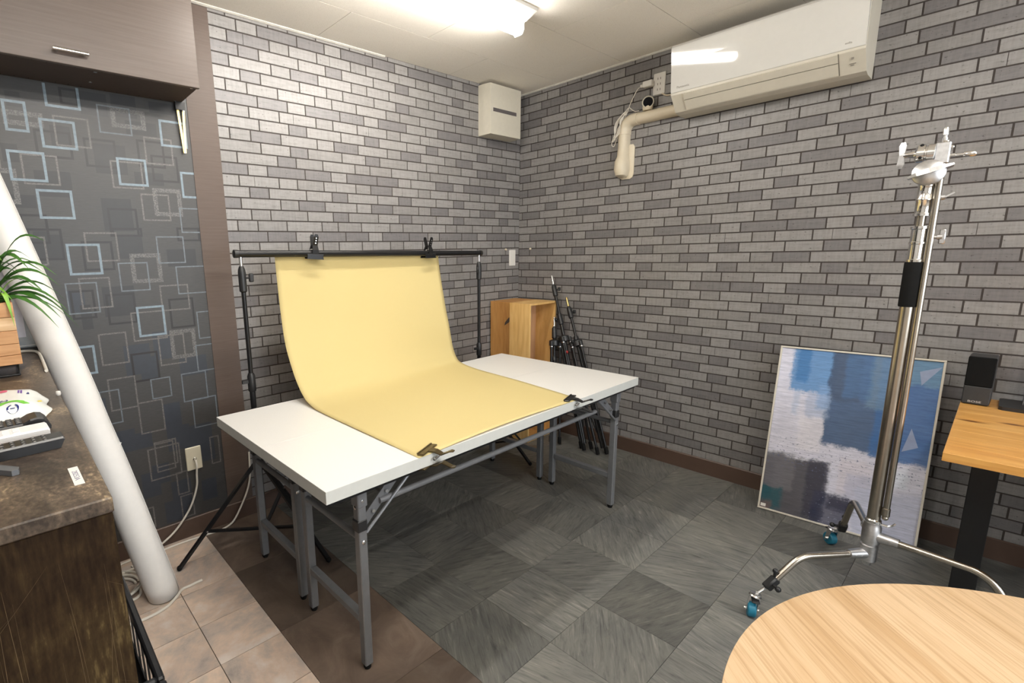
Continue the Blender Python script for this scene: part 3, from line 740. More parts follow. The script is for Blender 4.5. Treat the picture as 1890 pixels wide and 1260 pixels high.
mb = MB(); mb.tube(smooth_path([(-.006, -1.06, 2.288), (-.012, -1.09, 2.270), (-.02, -1.15, 2.262), (-.03, -1.21, 2.255)]), .004, 8); tag(mb.build('cord', 'duct_cream'), 'short cream cord from the socket plate into the air conditioner', 'cord')

# ================================================================== square vent cover
vc = thing('vent_cover', 'square cream vent cover with a dark slot, high in the room corner', 'vent', (-.3, 0, 2.18))
a, b = -.463, -.128
mb = MB(); V = [(a, -.0003, 2.185), (b, -.0003, 2.185), (b, -.0003, 2.514), (a, -.0003, 2.514), (a, -.045, 2.185), (b, -.045, 2.185), (b, -.045, 2.514), (a, -.045, 2.514), (a + .006, -.108, 2.186), (b - .006, -.108, 2.186), (b - .006, -.108, 2.510), (a + .006, -.108, 2.510)]
mb.add(V, [(0, 1, 2, 3), (8, 9, 10, 11), (0, 1, 5, 4), (1, 2, 6, 5), (2, 3, 7, 6), (3, 0, 4, 7), (4, 5, 9, 8), (5, 6, 10, 9), (6, 7, 11, 10), (7, 4, 8, 11)])
mb.build('cover', 'vent_cream', vc)
mb = MB(); mb.box((-.43, -.1088, 2.333), (-.182, -.107, 2.357)); mb.build('slot', 'vent_slot', vc)

# ================================================================== small wall fittings
bp = thing('blank_plate', 'white rectangular cover plate on the brick wall near the corner', 'plate', (-.085, 0, 1.272))
mb = MB(); mb.box((-.121, -.008, 1.273), (-.048, -.0, 1.396), 0, None, .003); mb.build('plate', 'plate_white', bp)
mb = MB(); mb.box((-.112, -.0095, 1.285), (-.057, -.008, 1.384), 0, None, .0008); mb.build('insert', 'plate_white', bp)
for (c, d, lb) in (((-.168, 0, 1.400), (0, -1, 0), 'white wall pin left of the blank plate in the brick corner'), ((0, -.118, 1.400), (-1, 0, 0), 'white wall pin on the right wall beside the brick corner')):
    mb = MB(); c = Vector(c); mb.lathe([(0, .005), (.004, .0075), (.010, .0085), (.016, .006), (.018, .001)], c, c + Vector(d), 12); tag(mb.build('wall_pin', 'duct_cream'), lb, 'pin')
ol = thing('wall_outlet', 'cream outlet plate with a white cable, low on the black patterned wall', 'outlet', (-2.558, 0, .345))
mb = MB(); mb.box((-2.595, -.0095, .345), (-2.521, -.0018, .465), 0, None, .003); mb.build('plate', 'plate_cream', ol)
mb = MB(); mb.lathe([(0, .009), (.006, .009), (.009, .006), (.016, .005)], (-2.556, -.0095, .402), (-2.556, -.1, .400), 12); mb.build('connector', 'chrome', ol)
mb = MB(); mb.tube(smooth_path([(-2.556, -.026, .400), (-2.557, -.040, .375), (-2.560, -.034, .33), (-2.566, -.028, .26), (-2.600, -.024, .17), (-2.655, -.022, .095), (-2.715, -.025, .045), (-2.79, -.03, .012), (-2.87, -.035, .005), (-2.95, -.05, .005)]), .005, 8)
tag(mb.build('cable', 'cable_white'), 'white cable hanging from the cream outlet to the floor behind the paper roll', 'cable')
mb = MB(); mb.tube(smooth_path([(-2.282, -.012, .36), (-2.285, -.014, .30), (-2.292, -.018, .22), (-2.315, -.022, .15), (-2.36, -.026, .07), (-2.41, -.040, .015), (-2.47, -.06, .005), (-2.56, -.058, .005), (-2.66, -.05, .005), (-2.76, -.055, .005), (-2.84, -.075, .005), (-2.90, -.10, .005)]), .005, 8)
tag(mb.build('cable', 'cable_white'), 'white cable curving along the floor under the table end', 'cable')

# ================================================================== two folding tables side by side
def folding_table(y0, y1, label):
    x0, x1 = -2.547, -0.672; zt = 0.715
    T = thing('folding_table', label, 'table', ((x0 + x1) / 2, (y0 + y1) / 2, 0), 'white topped folding tables')
    mb = MB(); mb.box((x0, y0, zt - .041), (x1, y1, zt), 0, None, .0008)
    for i, f in enumerate(mb.f):
        if all(mb.v[k][2] > zt - .0005 for k in f): mb.mi[i] = 1
    mb.build('tabletop', ['white_edge', 'white_laminate'], T)
    mb = MB(); zz = zt - .041
    for a, b in (((x0 + .012, y0 + .012, zz - .014), (x1 - .012, y0 + .028, zz)), ((x0 + .012, y1 - .028, zz - .014), (x1 - .012, y1 - .012, zz)), ((x0 + .012, y0 + .028, zz - .014), (x0 + .028, y1 - .028, zz)), ((x1 - .028, y0 + .028, zz - .014), (x1 - .012, y1 - .028, zz))): mb.box(a, b)
    mb.build('under_frame', 'black_metal', T)
    yf, yk = y0 + .053, y1 - .036
    for xl, sg in ((-2.402, 1), (-.803, -1)):
        for y in (yf, yk):
            mb = MB(); mb.box((xl - .0155, y - .0155, .018), (xl + .0155, y + .0155, zz), 0, None, .003); lg = mb.build('leg', 'grey_steel', T)
            mb = MB(); mb.lathe([(0, .011), (.006, .0135), (.018, .0135)], (xl, y, 0), (xl, y, 1), 10); mb.build('foot', 'black_rubber', lg)
            s = -1
            for z in (.622, .478): mb = MB(); mb.lathe([(0, .008), (.003, .008), (.005, .005), (.0052, .001)], (xl - .0, y + s * .0155, z), (xl, y + s * 1, z), 8); mb.build('bolt', 'screw', lg)
            mb = MB(); mb.lathe([(0, .008), (.003, .008), (.005, .005)], (xl - sg * .0155, y, .60), (xl - sg, y, .60), 8)
            mb.build('bolt', 'screw', lg)
            mb = MB(); mb.box((xl - .0185, y - .0205, .60), (xl + .0185, y + .0205, .664), 0, None, .003); mb.build('hinge_bracket', 'grey_steel', T)
            mb = MB(); mb.box((xl - .0205, y - .018, .515), (xl + .0165, y + .018, .555), 0, None, .003); mb.build('clip', 'black_plastic', T)
            mb = MB(); mb.beam((xl + sg * .012, y + .004, .53), (xl + sg * .165, y + .004, .668), .034, .004, 0, (0, 1, 0)); mb.build('brace', 'grey_steel', T)
            mb = MB(); mb.tube([(xl + sg * .014, y - .012, .505), (xl + sg * .19, y - .012, .645), (xl + sg * .215, y - .012, .664)], .0055, 8); mb.build('brace_rod', 'grey_steel', T)
            for t_ in (.25, .62): mb = MB(); mb.lathe([(0, .006), (.004, .006)], (xl + sg * (.012 + .153 * t_), y - .003, .53 + .138 * t_), (xl, y - 1, .53 + .138 * t_), 8); mb.build('rivet', 'screw', T)
        mb = MB(); mb.box((xl - .014, yf + .0155, .172), (xl + .014, yk - .0155, .200), 0, None, .003); mb.build('cross_bar', 'grey_steel', T)
        mb = MB(); mb.cyl((xl - sg * .002, yf + .0155, .487), (xl - sg * .002, yk - .0155, .487), .0115, 12); mb.build('upper_bar', 'grey_steel', T)
        mb = MB(); mb.sphere((xl - sg * .012, yk - .03, .64), .011, 10); mb.lathe([(0, .006), (.02, .006)], (xl - sg * .012, yk - .03, .64), (xl + sg, yk - .03, .64), 8); mb.build('release_knob', 'black_plastic', T)
    for y, z in ((y0 + .052, .590), (y0 + .24, .606)):
        mb = MB(); mb.cyl((-2.325, y, z), (-1.00, y, z), .0105, 12); mb.build('shelf_rail', 'grey_steel', T)
    for x in (-2.29, -1.05):
        mb = MB(); mb.tube([(x, y0 + .055, .594), (x, y0 + .24, .606), (x + .01, y0 + .27, .66)], .006, 8); mb.build('shelf_bar', 'grey_steel', T)
    return T
folding_table(-1.338, -0.8741, 'front white folding table on grey legs, nearest the room')
folding_table(-0.8739, -0.401, 'rear white folding table on grey legs, nearest the backdrop stands')

# ================================================================== yellow paper sweep
Lp = [(-2.155, -.246, 1.402), (-2.155, -.250, 1.30), (-2.157, -.264, 1.17), (-2.163, -.290, 1.06), (-2.170, -.327, .961), (-2.174, -.386, .862), (-2.178, -.448, .789), (-2.184, -.522, .742), (-2.190, -.605, .724), (-2.194, -.70, .7200), (-2.196, -.94, .7195), (-2.196, -1.12, .7190), (-2.195, -1.22, .718), (-2.195, -1.3405, .7163)]
Rp = [(-1.085, -.236, 1.386), (-1.080, -.246, 1.278), (-1.088, -.282, 1.146), (-1.096, -.315, 1.04), (-1.100, -.345, .947), (-1.100, -.362, .87), (-1.100, -.376, .815), (-1.100, -.405, .758), (-1.108, -.455, .731), (-1.135, -.60, .7215), (-1.155, -.80, .7195), (-1.170, -.95, .7185), (-1.205, -1.176, .7175), (-1.232, -1.340, .7163)]
A, B = smooth_path(Lp, 5), smooth_path(Rp, 5)
mb = MB(); nu = 40; vs = []; fs = []
for i, (p, q) in enumerate(zip(A, B)):
    tt = i / (len(A) - 1)
    for k in range(nu + 1):
        u = k / nu; v = p.lerp(q, u)
        if tt < .5: v = v + Vector((0, .010 * math.sin(PI * u) * (1 - abs(tt - .25) * 4 if tt > .02 else 0), 0))
        if tt > .9:
            fe = (tt - .9) / .1; bow = math.sin(PI * min(1, max(0, (u - .04) / .92)))
            v.y += .010 * fe * bow; v.z += .0060 * fe * fe * bow
        vs.append(tuple(v))
n1 = nu + 1
for i in range(len(A) - 1):
    for k in range(nu): fs.append((i * n1 + k, i * n1 + k + 1, (i + 1) * n1 + k + 1, (i + 1) * n1 + k))
mb.add(vs, fs, 0, True)
o = tag(mb.build('paper_backdrop', 'yellow_paper'), 'yellow paper backdrop clipped to a bar and swept down over the white tables', 'backdrop')
md = o.modifiers.new('thickness', 'SOLIDIFY'); md.thickness = 0.0006; md.offset = 0

# ================================================================== stands holding the backdrop, and the bar
def light_stand(cx, cy, zt, feet, label, jz, knob, kind='light_stand'):
    T = thing(kind, label, 'stand', (cx, cy, 0), 'backdrop stands')
    mb = MB(); mb.cyl((cx, cy, .035), (cx, cy, jz), .0135, 14); mb.build('lower_tube', 'black_metal', T)
    mb = MB(); mb.cyl((cx, cy, jz - .05), (cx, cy, zt - .10), .0105, 14); mb.build('upper_tube', 'black_metal', T)
    mb = MB(); mb.lathe([(-.055, .015), (-.05, .0185), (.02, .0185), (.035, .013)], (cx, cy, jz), (cx, cy, jz + 1), 14)
    mb.box((cx - .045, cy - .006, jz - .012), (cx - .015, cy + .006, jz + .004)); mb.build('joint_collar', 'black_plastic', T)
    mb = MB(); mb.lathe([(-.14, .012), (-.135, .0175), (-.05, .0175), (-.035, .015), (-.022, .010)], (cx, cy, zt), (cx, cy, zt + 1), 14); hc = mb.build('head_collar', 'black_plastic', T)
    mb = MB(); mb.lathe([(-.03, .007), (-.02, .008), (.022, .008), (.024, .004), (.030, .004), (.032, .007), (.042, .006)], (cx, cy, zt), (cx, cy, zt + 1), 10); mb.build('spigot', 'screw', T)
    mb = MB(); kx = knob; mb.cyl((cx, cy, zt - .075), (cx + kx * .03, cy - .015, zt - .075), .005, 8); mb.box((cx + kx * .028 - .004, cy - .024, zt - .095), (cx + kx * .042 + .004, cy - .010, zt - .055), 0, None, .004); mb.build('knob', 'black_plastic', hc)
    mb = MB(); mb.lathe([(.36, .014), (.365, .024), (.42, .024), (.43, .015)], (cx, cy, 0), (cx, cy, 1), 14); mb.build('leg_collar', 'black_plastic', T)
    mb = MB(); mb.lathe([(.03, .014), (.035, .021), (.065, .021), (.075, .015)], (cx, cy, 0), (cx, cy, 1), 14); mb.build('brace_collar', 'black_plastic', T)
    for fx, fy in feet:
        d = Vector((fx - cx, fy - cy, 0)).normalized(); top = Vector((cx, cy, .40)) + d * .02; ft = Vector((fx, fy, .012))
        mb = MB(); mb.beam(top, ft, .013, .019, 0, (-d.y, d.x, 0)); lg = mb.build('leg', 'black_metal', T)
        mb = MB(); mb.sphere(ft + Vector((0, 0, 0.001)), .0125, 10); mb.build('rubber_foot', 'black_rubber', lg)
        mid = top.lerp(ft, .66)
        mb = MB(); mb.beam(Vector((cx, cy, .052)) + d * .018, mid + Vector((0, 0, -.002)), .011, .017, 0, (-d.y, d.x, 0)); mb.build('brace', 'black_metal', T)
        mb = MB(); sd = Vector((-d.y, d.x, 0)); mb.cyl(mid - sd * .013, mid + sd * .013, .004, 8); mb.build('rivet', 'screw', lg)
    return T
light_stand(-2.33, -.27, 1.372, ((-2.738, -.275), (-2.201, -.677), (-2.07, -.035)), 'black tripod stand behind the left end of the tables holding the backdrop bar', .815, 1)
light_stand(-.735, -.255, 1.345, ((-.684, -.66), (-1.09, -.06), (-.455, -.44)), 'black tripod stand left of the wooden crates holding the backdrop bar', .745, -1)
mb = MB(); pa, pb = Vector((-2.356, -.270, 1.4062)), Vector((-.715, -.255, 1.379))
mb.tube([pa, pa + (pb - pa) * .015, pb - (pb - pa) * .015, pb], [.0165, .0165, .0155, .0155], 16); cb = mb.build('bar', 'black_metal', None)
cb.name = 'backdrop_bar'
tag(cb, 'black horizontal bar across the two stands with the yellow paper clipped on', 'bar')
d = (pb - pa).normalized(); mb = MB(); mb.lathe([(-.004, .012), (-.003, .0185), (.014, .0185), (.0145, .0166)], pa, pb, 16); mb.build('end_cap', 'black_plastic', cb); mb = MB(); mb.lathe([(1.641 - .014, .0157), (1.641 - .0135, .0178), (1.644, .0178), (1.645, .011)], pa, pb, 16); mb.build('end_cap', 'black_plastic', cb)

# ================================================================== spring clamps
def clamp(loc, zdir, xdir, label, gap=.02, wid=.085, arm=.088, metal='black_metal'):
    """jaws towards -z, arms towards +z, jaw width along x; the parts are written in the clamp's own frame"""
    z = Vector(zdir).normalized(); x = (Vector(xdir) - z * Vector(xdir).dot(z)).normalized(); y = z.cross(x)
    T = thing('spring_clamp', label, 'clamp', loc, 'black spring clamps'); T.rotation_euler = basis(x, y, z, (0, 0, 0)).to_euler()
    for s in (-1, 1):
        g = gap / 2
        mb = MB()
        mb.box((-wid / 2, min(s * g, s * (g + .006)), -.034), (wid / 2, max(s * g, s * (g + .006)), -.008), 0, None, .0015)
        mb.box((-wid / 2, min(s * (g + .005), s * (g + .0085)), -.034), (wid / 2, max(s * (g + .005), s * (g + .0085)), -.029))
        j = mb.build('jaw', metal); j.parent = T
        mb = MB(); pr = [(-.010, g + .002), (.012, .016 + g * .3), (.035, .012), (arm - .012, .026), (arm, .026)]
        vs = []; 
        ps = [Vector((0, s * b, a)) for a, b in pr]
        for i, p in enumerate(ps):
            hw = (.016, .0155, .0125, .0115, .007)[i]
            vs += [(-hw, p.y - s * .0, p.z), (hw, p.y, p.z), (hw, p.y + s * .0035, p.z), (-hw, p.y + s * .0035, p.z)]
        fs = [(0, 1, 2, 3), (16, 17, 18, 19)]
        for i in range(4):
            for k in range(4): fs.append((i * 4 + k, i * 4 + (k + 1) % 4, (i + 1) * 4 + (k + 1) % 4, (i + 1) * 4 + k))
        mb.add(vs, fs); a_ = mb.build('arm', metal); a_.parent = T
        for zz, yy in ((.045, .0165), (.057, .0205), (.069, .0245)): mb = MB(); mb.cyl((0, s * (yy + .0035), zz), (0, s * (yy + .0048), zz), .0032, 8); h = mb.build('hole', 'screw'); h.parent = a_
    mb = MB(); mb.cyl((-.017, 0, .012), (.017, 0, .012), .0052, 12); mb.cyl((-.021, 0, .012), (.021, 0, .012), .0035, 8); s_ = mb.build('spring', 'screw'); s_.parent = T
    return T
def bar_at(x): return pa.lerp(pb, (x - pa.x) / (pb.x - pa.x))
p = bar_at(-1.955); clamp((p.x, p.y - .002, p.z + .006), (.07, -.03, 1), (1, -.12, 0), 'black spring clamp on the left part of the backdrop bar', .034)
p = bar_at(-1.185); clamp((p.x, p.y - .002, p.z + .006), (0, -.03, 1), (1, .05, 0), 'black spring clamp near the right edge of the yellow paper on the bar', .034)
clamp((-2.125, -1.334, .697), (.42, -1, .10), (1, .18, 0), 'dark bronze spring clamp at the front left corner of the yellow paper', .046, .108, .080, 'bronze')
clamp((-1.262, -1.334, .697), (.30, -1, .05), (1, .1, 0), 'black spring clamp at the front right corner of the yellow paper', .046, .108, .080)

# ================================================================== wooden crates standing in the corner
def wood_crate(x0, x1, y0, y1, zt, label, side, openface, inner):
    T = thing('wooden_crate', label, 'crate', ((x0 + x1) / 2, (y0 + y1) / 2, 0), 'wooden crates in the corner'); t_ = .014
    mb = MB(); mb.box((x0, y0, 0), (x0 + t_, y1, zt - t_), 0, None, .001); sp = mb.build('side_board', side, T)
    mb = MB(); mb.box((x1 - t_, y0, 0), (x1, y1, zt - t_), 0, None, .001); mb.build('side_board', side, T)
    mb = MB(); mb.box((x0, y0, zt - t_), (x1, y1, zt), 0, None, .001); mb.build('top_board', side, T)
    mb = MB(); mb.box((x0 + t_, y0, 0), (x1 - t_, y1, t_), 0, None, .001); mb.build('bottom_board', side, T)
    w_ = (x1 - x0 - 2 * t_) / 3
    for k in range(3):
        mb = MB(); mb.box((x0 + t_ + w_ * k + .0005, y1 - .010, t_), (x0 + t_ + w_ * (k + 1) - .0005, y1 - .001, zt - t_)); mb.build('back_board', inner, T)
    return T, sp
wc, sp = wood_crate(-.346, -.05, -.222, -.013, 1.018, 'dark orange wooden crate standing on end in the corner, behind the paler crate', 'crate_dark', True, 'crate_inner')
mb = MB(); kx = -.3465
mb.add([(kx, -.150, .842), (kx, -.155, .866), (kx, -.19, .905), (kx, -.215, .915), (kx, -.217, .892), (kx, -.19, .868)], [(0, 1, 2, 3, 4, 5)]); mb.build('handle_slot', 'cabinet_under', sp)
wood_crate(-.378, -.064, -.405, -.224, 1.020, 'pale orange wooden crate standing on end with its open side towards the room', 'crate_light', True, 'crate_inner')

# ================================================================== folded light stands leaning in the corner
def folded_stand(b, t, leg_h, label, tip, az, pitch=1.0):
    b = Vector(b); t = Vector(t); T = thing('folded_stand', label, 'stand', b, 'folded black stands in the corner')
    d = (t - b).normalized(); L = (t - b).length
    mb = MB(); mb.cyl(b + d * .05, b + d * (L - .30), .0125, 12); mb.build('lower_tube', 'black_metal', T)
    mb = MB(); mb.cyl(b + d * (L - .36), b + d * (L - .07), .009, 12); mb.build('upper_tube', 'black_metal', T)
    mb = MB(); mb.lathe([(L - .07, .010), (L - .06, .0075), (L - .006, .0075), (L, .005)], b, t, 10); mb.build('spigot', tip, T)
    for f, kn in ((L - .33, 1), (L - .115, -1)):
        mb = MB(); mb.lathe([(f - .045, .013), (f - .04, .0175), (f + .03, .0175), (f + .04, .012)], b, t, 12)
        s = d.cross(Vector((math.cos(az), math.sin(az), 0))).normalized(); c = b + d * f
        mb.cyl(c, c + s * .03 * kn, .005, 8); mb.box(tuple(c + s * .034 * kn - Vector((.009, .009, .013))), tuple(c + s * .034 * kn + Vector((.009, .009, .013))), 0, None, .003); mb.build('collar', 'black_plastic', T)
    x = d.cross(Vector((0, 1, 0))).normalized(); y = d.cross(x)
    mb = MB(); mb.lathe([(leg_h - .02, .018), (leg_h - .015, .037), (leg_h + .02, .037), (leg_h + .03, .017)], b, t, 14); mb.build('leg_collar', 'black_plastic', T)
    for k in range(3):
        a = az + 2 * PI * k / 3; o = x * math.cos(a) * .040 + y * math.sin(a) * .040
        p0 = b + d * .018 + o; p0.z = max(p0.z, .014); p1 = b + d * leg_h + o
        mb = MB(); mb.cyl(p0, p1, .0085, 10); lg = mb.build('leg', 'black_metal', T)
        mb = MB(); mb.lathe([(-.01, .0125), (.035, .0125), (.04, .009)], p0, p1, 10); mb.build('rubber_foot', 'black_rubber', lg)
        mb = MB(); mb.lathe([(leg_h - .06, .010), (leg_h - .03, .0125), (leg_h - .005, .0125)], p0, p1, 10); mb.lathe([(leg_h - .046, .0128), (leg_h - .04, .0132)], p0, p1, 10, 1); mb.build('leg_joint', ['black_plastic', 'screw'], lg)
        mb = MB(); mb.cyl(b + d * .16 + o * .3, b + d * .34 + o * .9, .005, 8); mb.build('brace', 'black_metal', T)
    return T
A1 = folded_stand((-.205, -.775, 0), (-.058, -.354, 1.203), .80, 'tallest folded black light stand with a silver tip, leaning on the right wall', 'screw', .3)
mb = MB(); c = Vector((-.205, -.775, 0)).lerp(Vector((-.058, -.354, 1.203)), .555); mb.sphere(tuple(c + Vector((-.028, -.02, 0))), .012, 10); mb.build('release_button', 'red_plastic', A1)
folded_stand((-.19, -.905, 0), (-.050, -.478, 1.048), .79, 'folded black light stand with a brass tip leaning on the right wall', 'brass', 1.1)
folded_stand((-.270, -.555, 0), (-.105, -.418, .905), .735, 'shortest folded black light stand beside the wooden crates', 'chrome', 2.2)

# ================================================================== framed abstract picture leaning on the right wall
pf = thing('picture', 'large framed abstract picture in blue and white leaning on the right wall', 'picture', (-.20, -2.11, 0))
P0 = Vector((-.222, -1.815, 0.0)); P1 = Vector((-.170, -2.417, 0.0)); W = (P1 - P0).length
ux = (P1 - P0).normalized(); topc = Vector((-.030, -2.088, .858)); mid0 = (P0 + P1) / 2
uz = topc - mid0; uz = (uz - ux * uz.dot(ux)); Hh = uz.length * 1.0; uz.normalize(); un = ux.cross(uz).normalized()
if un.x > 0: un = -un
pm_ = basis(ux, uz, un, P0)      # x along the foot, y up the picture, z out of the picture
def loc_build(mb, name, mats, parent, mtx):
    o = mb.build(name, mats); o.parent = parent; m = mtx.copy(); m.translation = m.translation - world_loc(parent); o.matrix_local = m; return o
BW = .0085
for a, b in (((0, 0, 0), (W, BW, .018)), ((0, Hh - BW, 0), (W, Hh, .018)), ((0, BW, 0), (BW, Hh - BW, .018)), ((W - BW, BW, 0), (W, Hh - BW, .018))):
    mb = MB(); mb.box(a, b, 0, None, .0015); loc_build(mb, 'frame_bar', 'frame_white', pf, pm_)
t = NT('abstract_print')
tc = t.n('ShaderNodeTexCoord'); sep = t.n('ShaderNodeSeparateXYZ'); t.l(tc.outputs['Object'], sep.inputs[0])
nz = t.n('ShaderNodeTexNoise'); nz.inputs['Scale'].default_value = 26; nz.inputs['Detail'].default_value = 6; nz.inputs['Roughness'].default_value = .75; t.l(tc.outputs['Object'], nz.inputs['Vector'])
nmap = t.n('ShaderNodeMapping'); nmap.inputs['Scale'].default_value = (6, 60, 1); t.l(tc.outputs['Object'], nmap.inputs['Vector'])
nb = t.noise(nmap.outputs[0], 1.0, 5, .7)
def mth(op, a, b=None, c=None):
    nd = t.n('ShaderNodeMath', operation=op)
    for i, v in enumerate((a, b, c)):
        if v is None: continue
        if isinstance(v, (int, float)): nd.inputs[i].default_value = v
        else: t.l(v, nd.inputs[i])
    return nd.outputs[0]
wob = mth('MULTIPLY', mth('SUBTRACT', nz.outputs['Fac'], .5), .085); wob2 = mth('MULTIPLY', mth('SUBTRACT', nb, .5), .05)
X = mth('ADD', mth('DIVIDE', sep.outputs[0], W), wob); Y = mth('ADD', mth('ADD', mth('DIVIDE', sep.outputs[1], Hh), wob), wob2)
def inside(x0, y0, x1, y1, soft=.016):
    def ss(v, e):
        nd = t.n('ShaderNodeMapRange', interpolation_type='SMOOTHSTEP'); t.l(v, nd.inputs[0]); nd.inputs[1].default_value = e - soft; nd.inputs[2].default_value = e + soft; return nd.outputs[0]
    m = mth('MULTIPLY', mth('MULTIPLY', ss(X, x0), mth('SUBTRACT', 1.0, ss(X, x1))), mth('MULTIPLY', ss(Y, y0), mth('SUBTRACT', 1.0, ss(Y, y1))))
    return m
col = t.ramp(nb, [(.3, (.52, .52, .62)), (.7, (.70, .69, .78))])
for (r_, c, a) in (((.10, .74, .40, 1.2), (.10, .24, .47), .95), ((.13, .80, .22, 1.2), (.035, .15, .36), .8), ((.36, .46, .72, 1.2), (.035, .085, .185), .95), ((.36, .72, .55, 1.2), (.050, .078, .135), .75), ((.66, .44, 1.2, 1.2), (.04, .125, .32), .95), ((.60, .70, .78, 1.2), (.14, .23, .33), .6), ((.80, .86, 1.1, 1.2), (.17, .32, .42), .5),
                   ((.45, .74, .62, 1.2), (.06, .14, .29), .6), ((.22, .60, .38, .74), (.30, .38, .54), .55), ((.14, .60, .18, .74), (.33, .42, .58), .5), ((.30, .66, .37, .80), (.20, .33, .56), .7),
                   ((-.1, -.1, .42, .345), (.050, .048, .057), .95), ((-.1, .14, .22, .36), (.135, .13, .145), .8), ((.30, .02, .44, .36), (.035, .035, .055), .9), ((-.1, .02, .15, .15), (.012, .075, .095), .9), ((-.1, -.1, .09, .06), (.13, .085, .08), .8), ((.36, -.1, .60, .19), (.028, .032, .065), .85), ((.46, .10, .63, .18), (.02, .02, .045), .8),
                   ((.50, .20, .70, .40), (.58, .54, .60), .7), ((.55, .19, .70, .33), (.38, .40, .53), .55), ((.62, -.1, 1.2, .27), (.46, .48, .60), .85), ((.82, .30, .90, .40), (.62, .66, .74), .8), ((.20, .40, .36, .60), (.70, .68, .74), .7)):
    col = t.mix(mth('MULTIPLY', inside(*r_), a), col, c)
sp_ = t.n('ShaderNodeTexNoise'); sp_.inputs['Scale'].default_value = 95; sp_.inputs['Detail'].default_value = 4; t.l(tc.outputs['Object'], sp_.inputs['Vector'])
spk = t.ramp(sp_.outputs['Fac'], [(.60, (0, 0, 0)), (.66, (1, 1, 1))])
band = mth('MULTIPLY', inside(.0, .28, 1.1, .46, .06), spk); col = t.mix(mth('MULTIPLY', band, .75), col, (.10, .12, .22))
spk2 = t.ramp(sp_.outputs['Fac'], [(.30, (1, 1, 1)), (.36, (0, 0, 0))])
band = mth('MULTIPLY', inside(.30, .0, .66, .20, .05), spk2); col = t.mix(mth('MULTIPLY', band, .6), col, (.45, .47, .60))
gr = t.noise(nmap.outputs[0], 2.2, 5, .75); col = t.mix(1.0, col, t.ramp(gr, [(.30, (.72, .74, .78)), (.50, (1, 1, 1)), (.68, (1.18, 1.18, 1.2))]), 'MULTIPLY')
t.color(col); t.set(.5, 0, .3); t.b.inputs['Coat Weight'].default_value = .6; t.b.inputs['Coat Roughness'].default_value = .02
M['abstract_print'] = t.m
mb = MB(); mb.box((BW - .002, BW - .002, .004), (W - BW + .002, Hh - BW + .002, .010)); o = loc_build(mb, 'glazed_print', 'abstract_print', pf, pm_); o['label'] = 'blue, white and dark grey abstract print under glass'
M['print_pale'] = plain('print_pale', (.26, .32, .48), .3, coat=1.0)
mb = MB(); z = .0102
mb.add([(W * .84, Hh * .50, z), (W * .925, Hh * .535, z), (W * .875, Hh * .63, z)], [(0, 1, 2)]); loc_build(mb, 'printed_triangle', 'print_pale', pf, pm_); mb = MB(); mb.add([(W * .87, Hh * .93, z), (W * .985, Hh * .965, z), (W * .89, Hh * .86, z)], [(0, 1, 2)]); loc_build(mb, 'printed_triangle', 'print_pale', pf, pm_)
mb = MB(); mb.box((.012, .014, .0102), (.034, .030, .0106)); loc_build(mb, 'price_sticker', 'plate_white', pf, pm_)
mb = MB(); mb.box((W * .02, Hh * .02, -.004), (W * .98, Hh * .98, .004)); loc_build(mb, 'backing_board', 'black_plastic', pf, pm_)

# ================================================================== chrome boom stand on casters
cx, cy = -.800, -2.320
cs = thing('boom_stand', 'tall chrome rolling studio stand with blue wheeled legs before the abstract picture', 'stand', (cx, cy, 0))
ax = lambda z, x=0, y=0: Vector((cx + x, cy + y, z))
mb = MB(); mb.lathe([(.34, .0195), (1.17, .0195)], ax(0), ax(1), 20); mb.build('column', 'steel_brushed', cs)
mb = MB(); mb.lathe([(1.165, .0235), (1.17, .0245), (1.312, .0245), (1.317, .0235)], ax(0), ax(1), 20); mb.build('foam_grip', 'foam_black', cs)
mb = MB(); mb.lathe([(1.315, .0225), (1.325, .0235), (1.327, .020), (1.375, .020), (1.377, .0225), (1.383, .0225), (1.385, .020), (1.424, .020), (1.426, .0232), (1.434, .0232), (1.436, .012)], ax(0), ax(1), 20); mb.build('riser_sleeve', 'chrome', cs)
mb = MB(); mb.lathe([(1.430, .0128), (1.470, .0128)], ax(0), ax(1), 16); mb.build('riser_tube', 'steel_brushed', cs)
mb = MB(); mb.lathe([(1.468, .0225), (1.476, .0225), (1.478, .0195), (1.516, .0195), (1.518, .021), (1.523, .021), (1.525, .0195), (1.560, .0195), (1.562, .0205), (1.570, .0205), (1.572, .010)], ax(0), ax(1), 20); mb.build('riser_sleeve', 'chrome', cs)
for z, ln in ((1.395, .052), (1.522, .04)):
    mb = MB(); p = ax(z, 0.0, -.020); q = p + Vector((.01, -1, .1)).normalized() * ln * .7
    mb.lathe([(0, .006), (ln * .45, .006), (ln * .45 + .001, .009), (ln * .7, .008)], p, q, 10)
    if z < 1.45: mb.box(tuple(q - Vector((.003, .008, .024))), tuple(q + Vector((.003, .008, .024))), 0, None, .003)
    else: mb.beam(q, q + Vector((0, -.020, .012)), .006, .005)
    mb.build('lock_knob', 'zinc', cs)
# the arm hangs folded down beside the column
mb = MB(); p0, p1 = Vector((cx - .010, cy - .031, .395)), Vector((cx - .004, cy - .029, 1.70))
mb.tube([p0, p1], .0098, 14); mb.lathe([(0, .0098), (.0, .012), (.03, .012), (.031, .0085)], p0, p1, 14); mb.sphere(tuple(p0 - Vector((0, 0, .008))), .010, 12); mb.build('arm', 'steel_brushed', cs)
mb = MB(); pt = Vector((cx - .004, cy - .026, 1.69)); mb.lathe([(0, .008), (.018, .008), (.019, .0055), (.026, .0055), (.027, .008), (.045, .0075), (.050, .005)], pt, pt + Vector((0, 0, 1)), 12); mb.build('spigot', 'screw', cs)
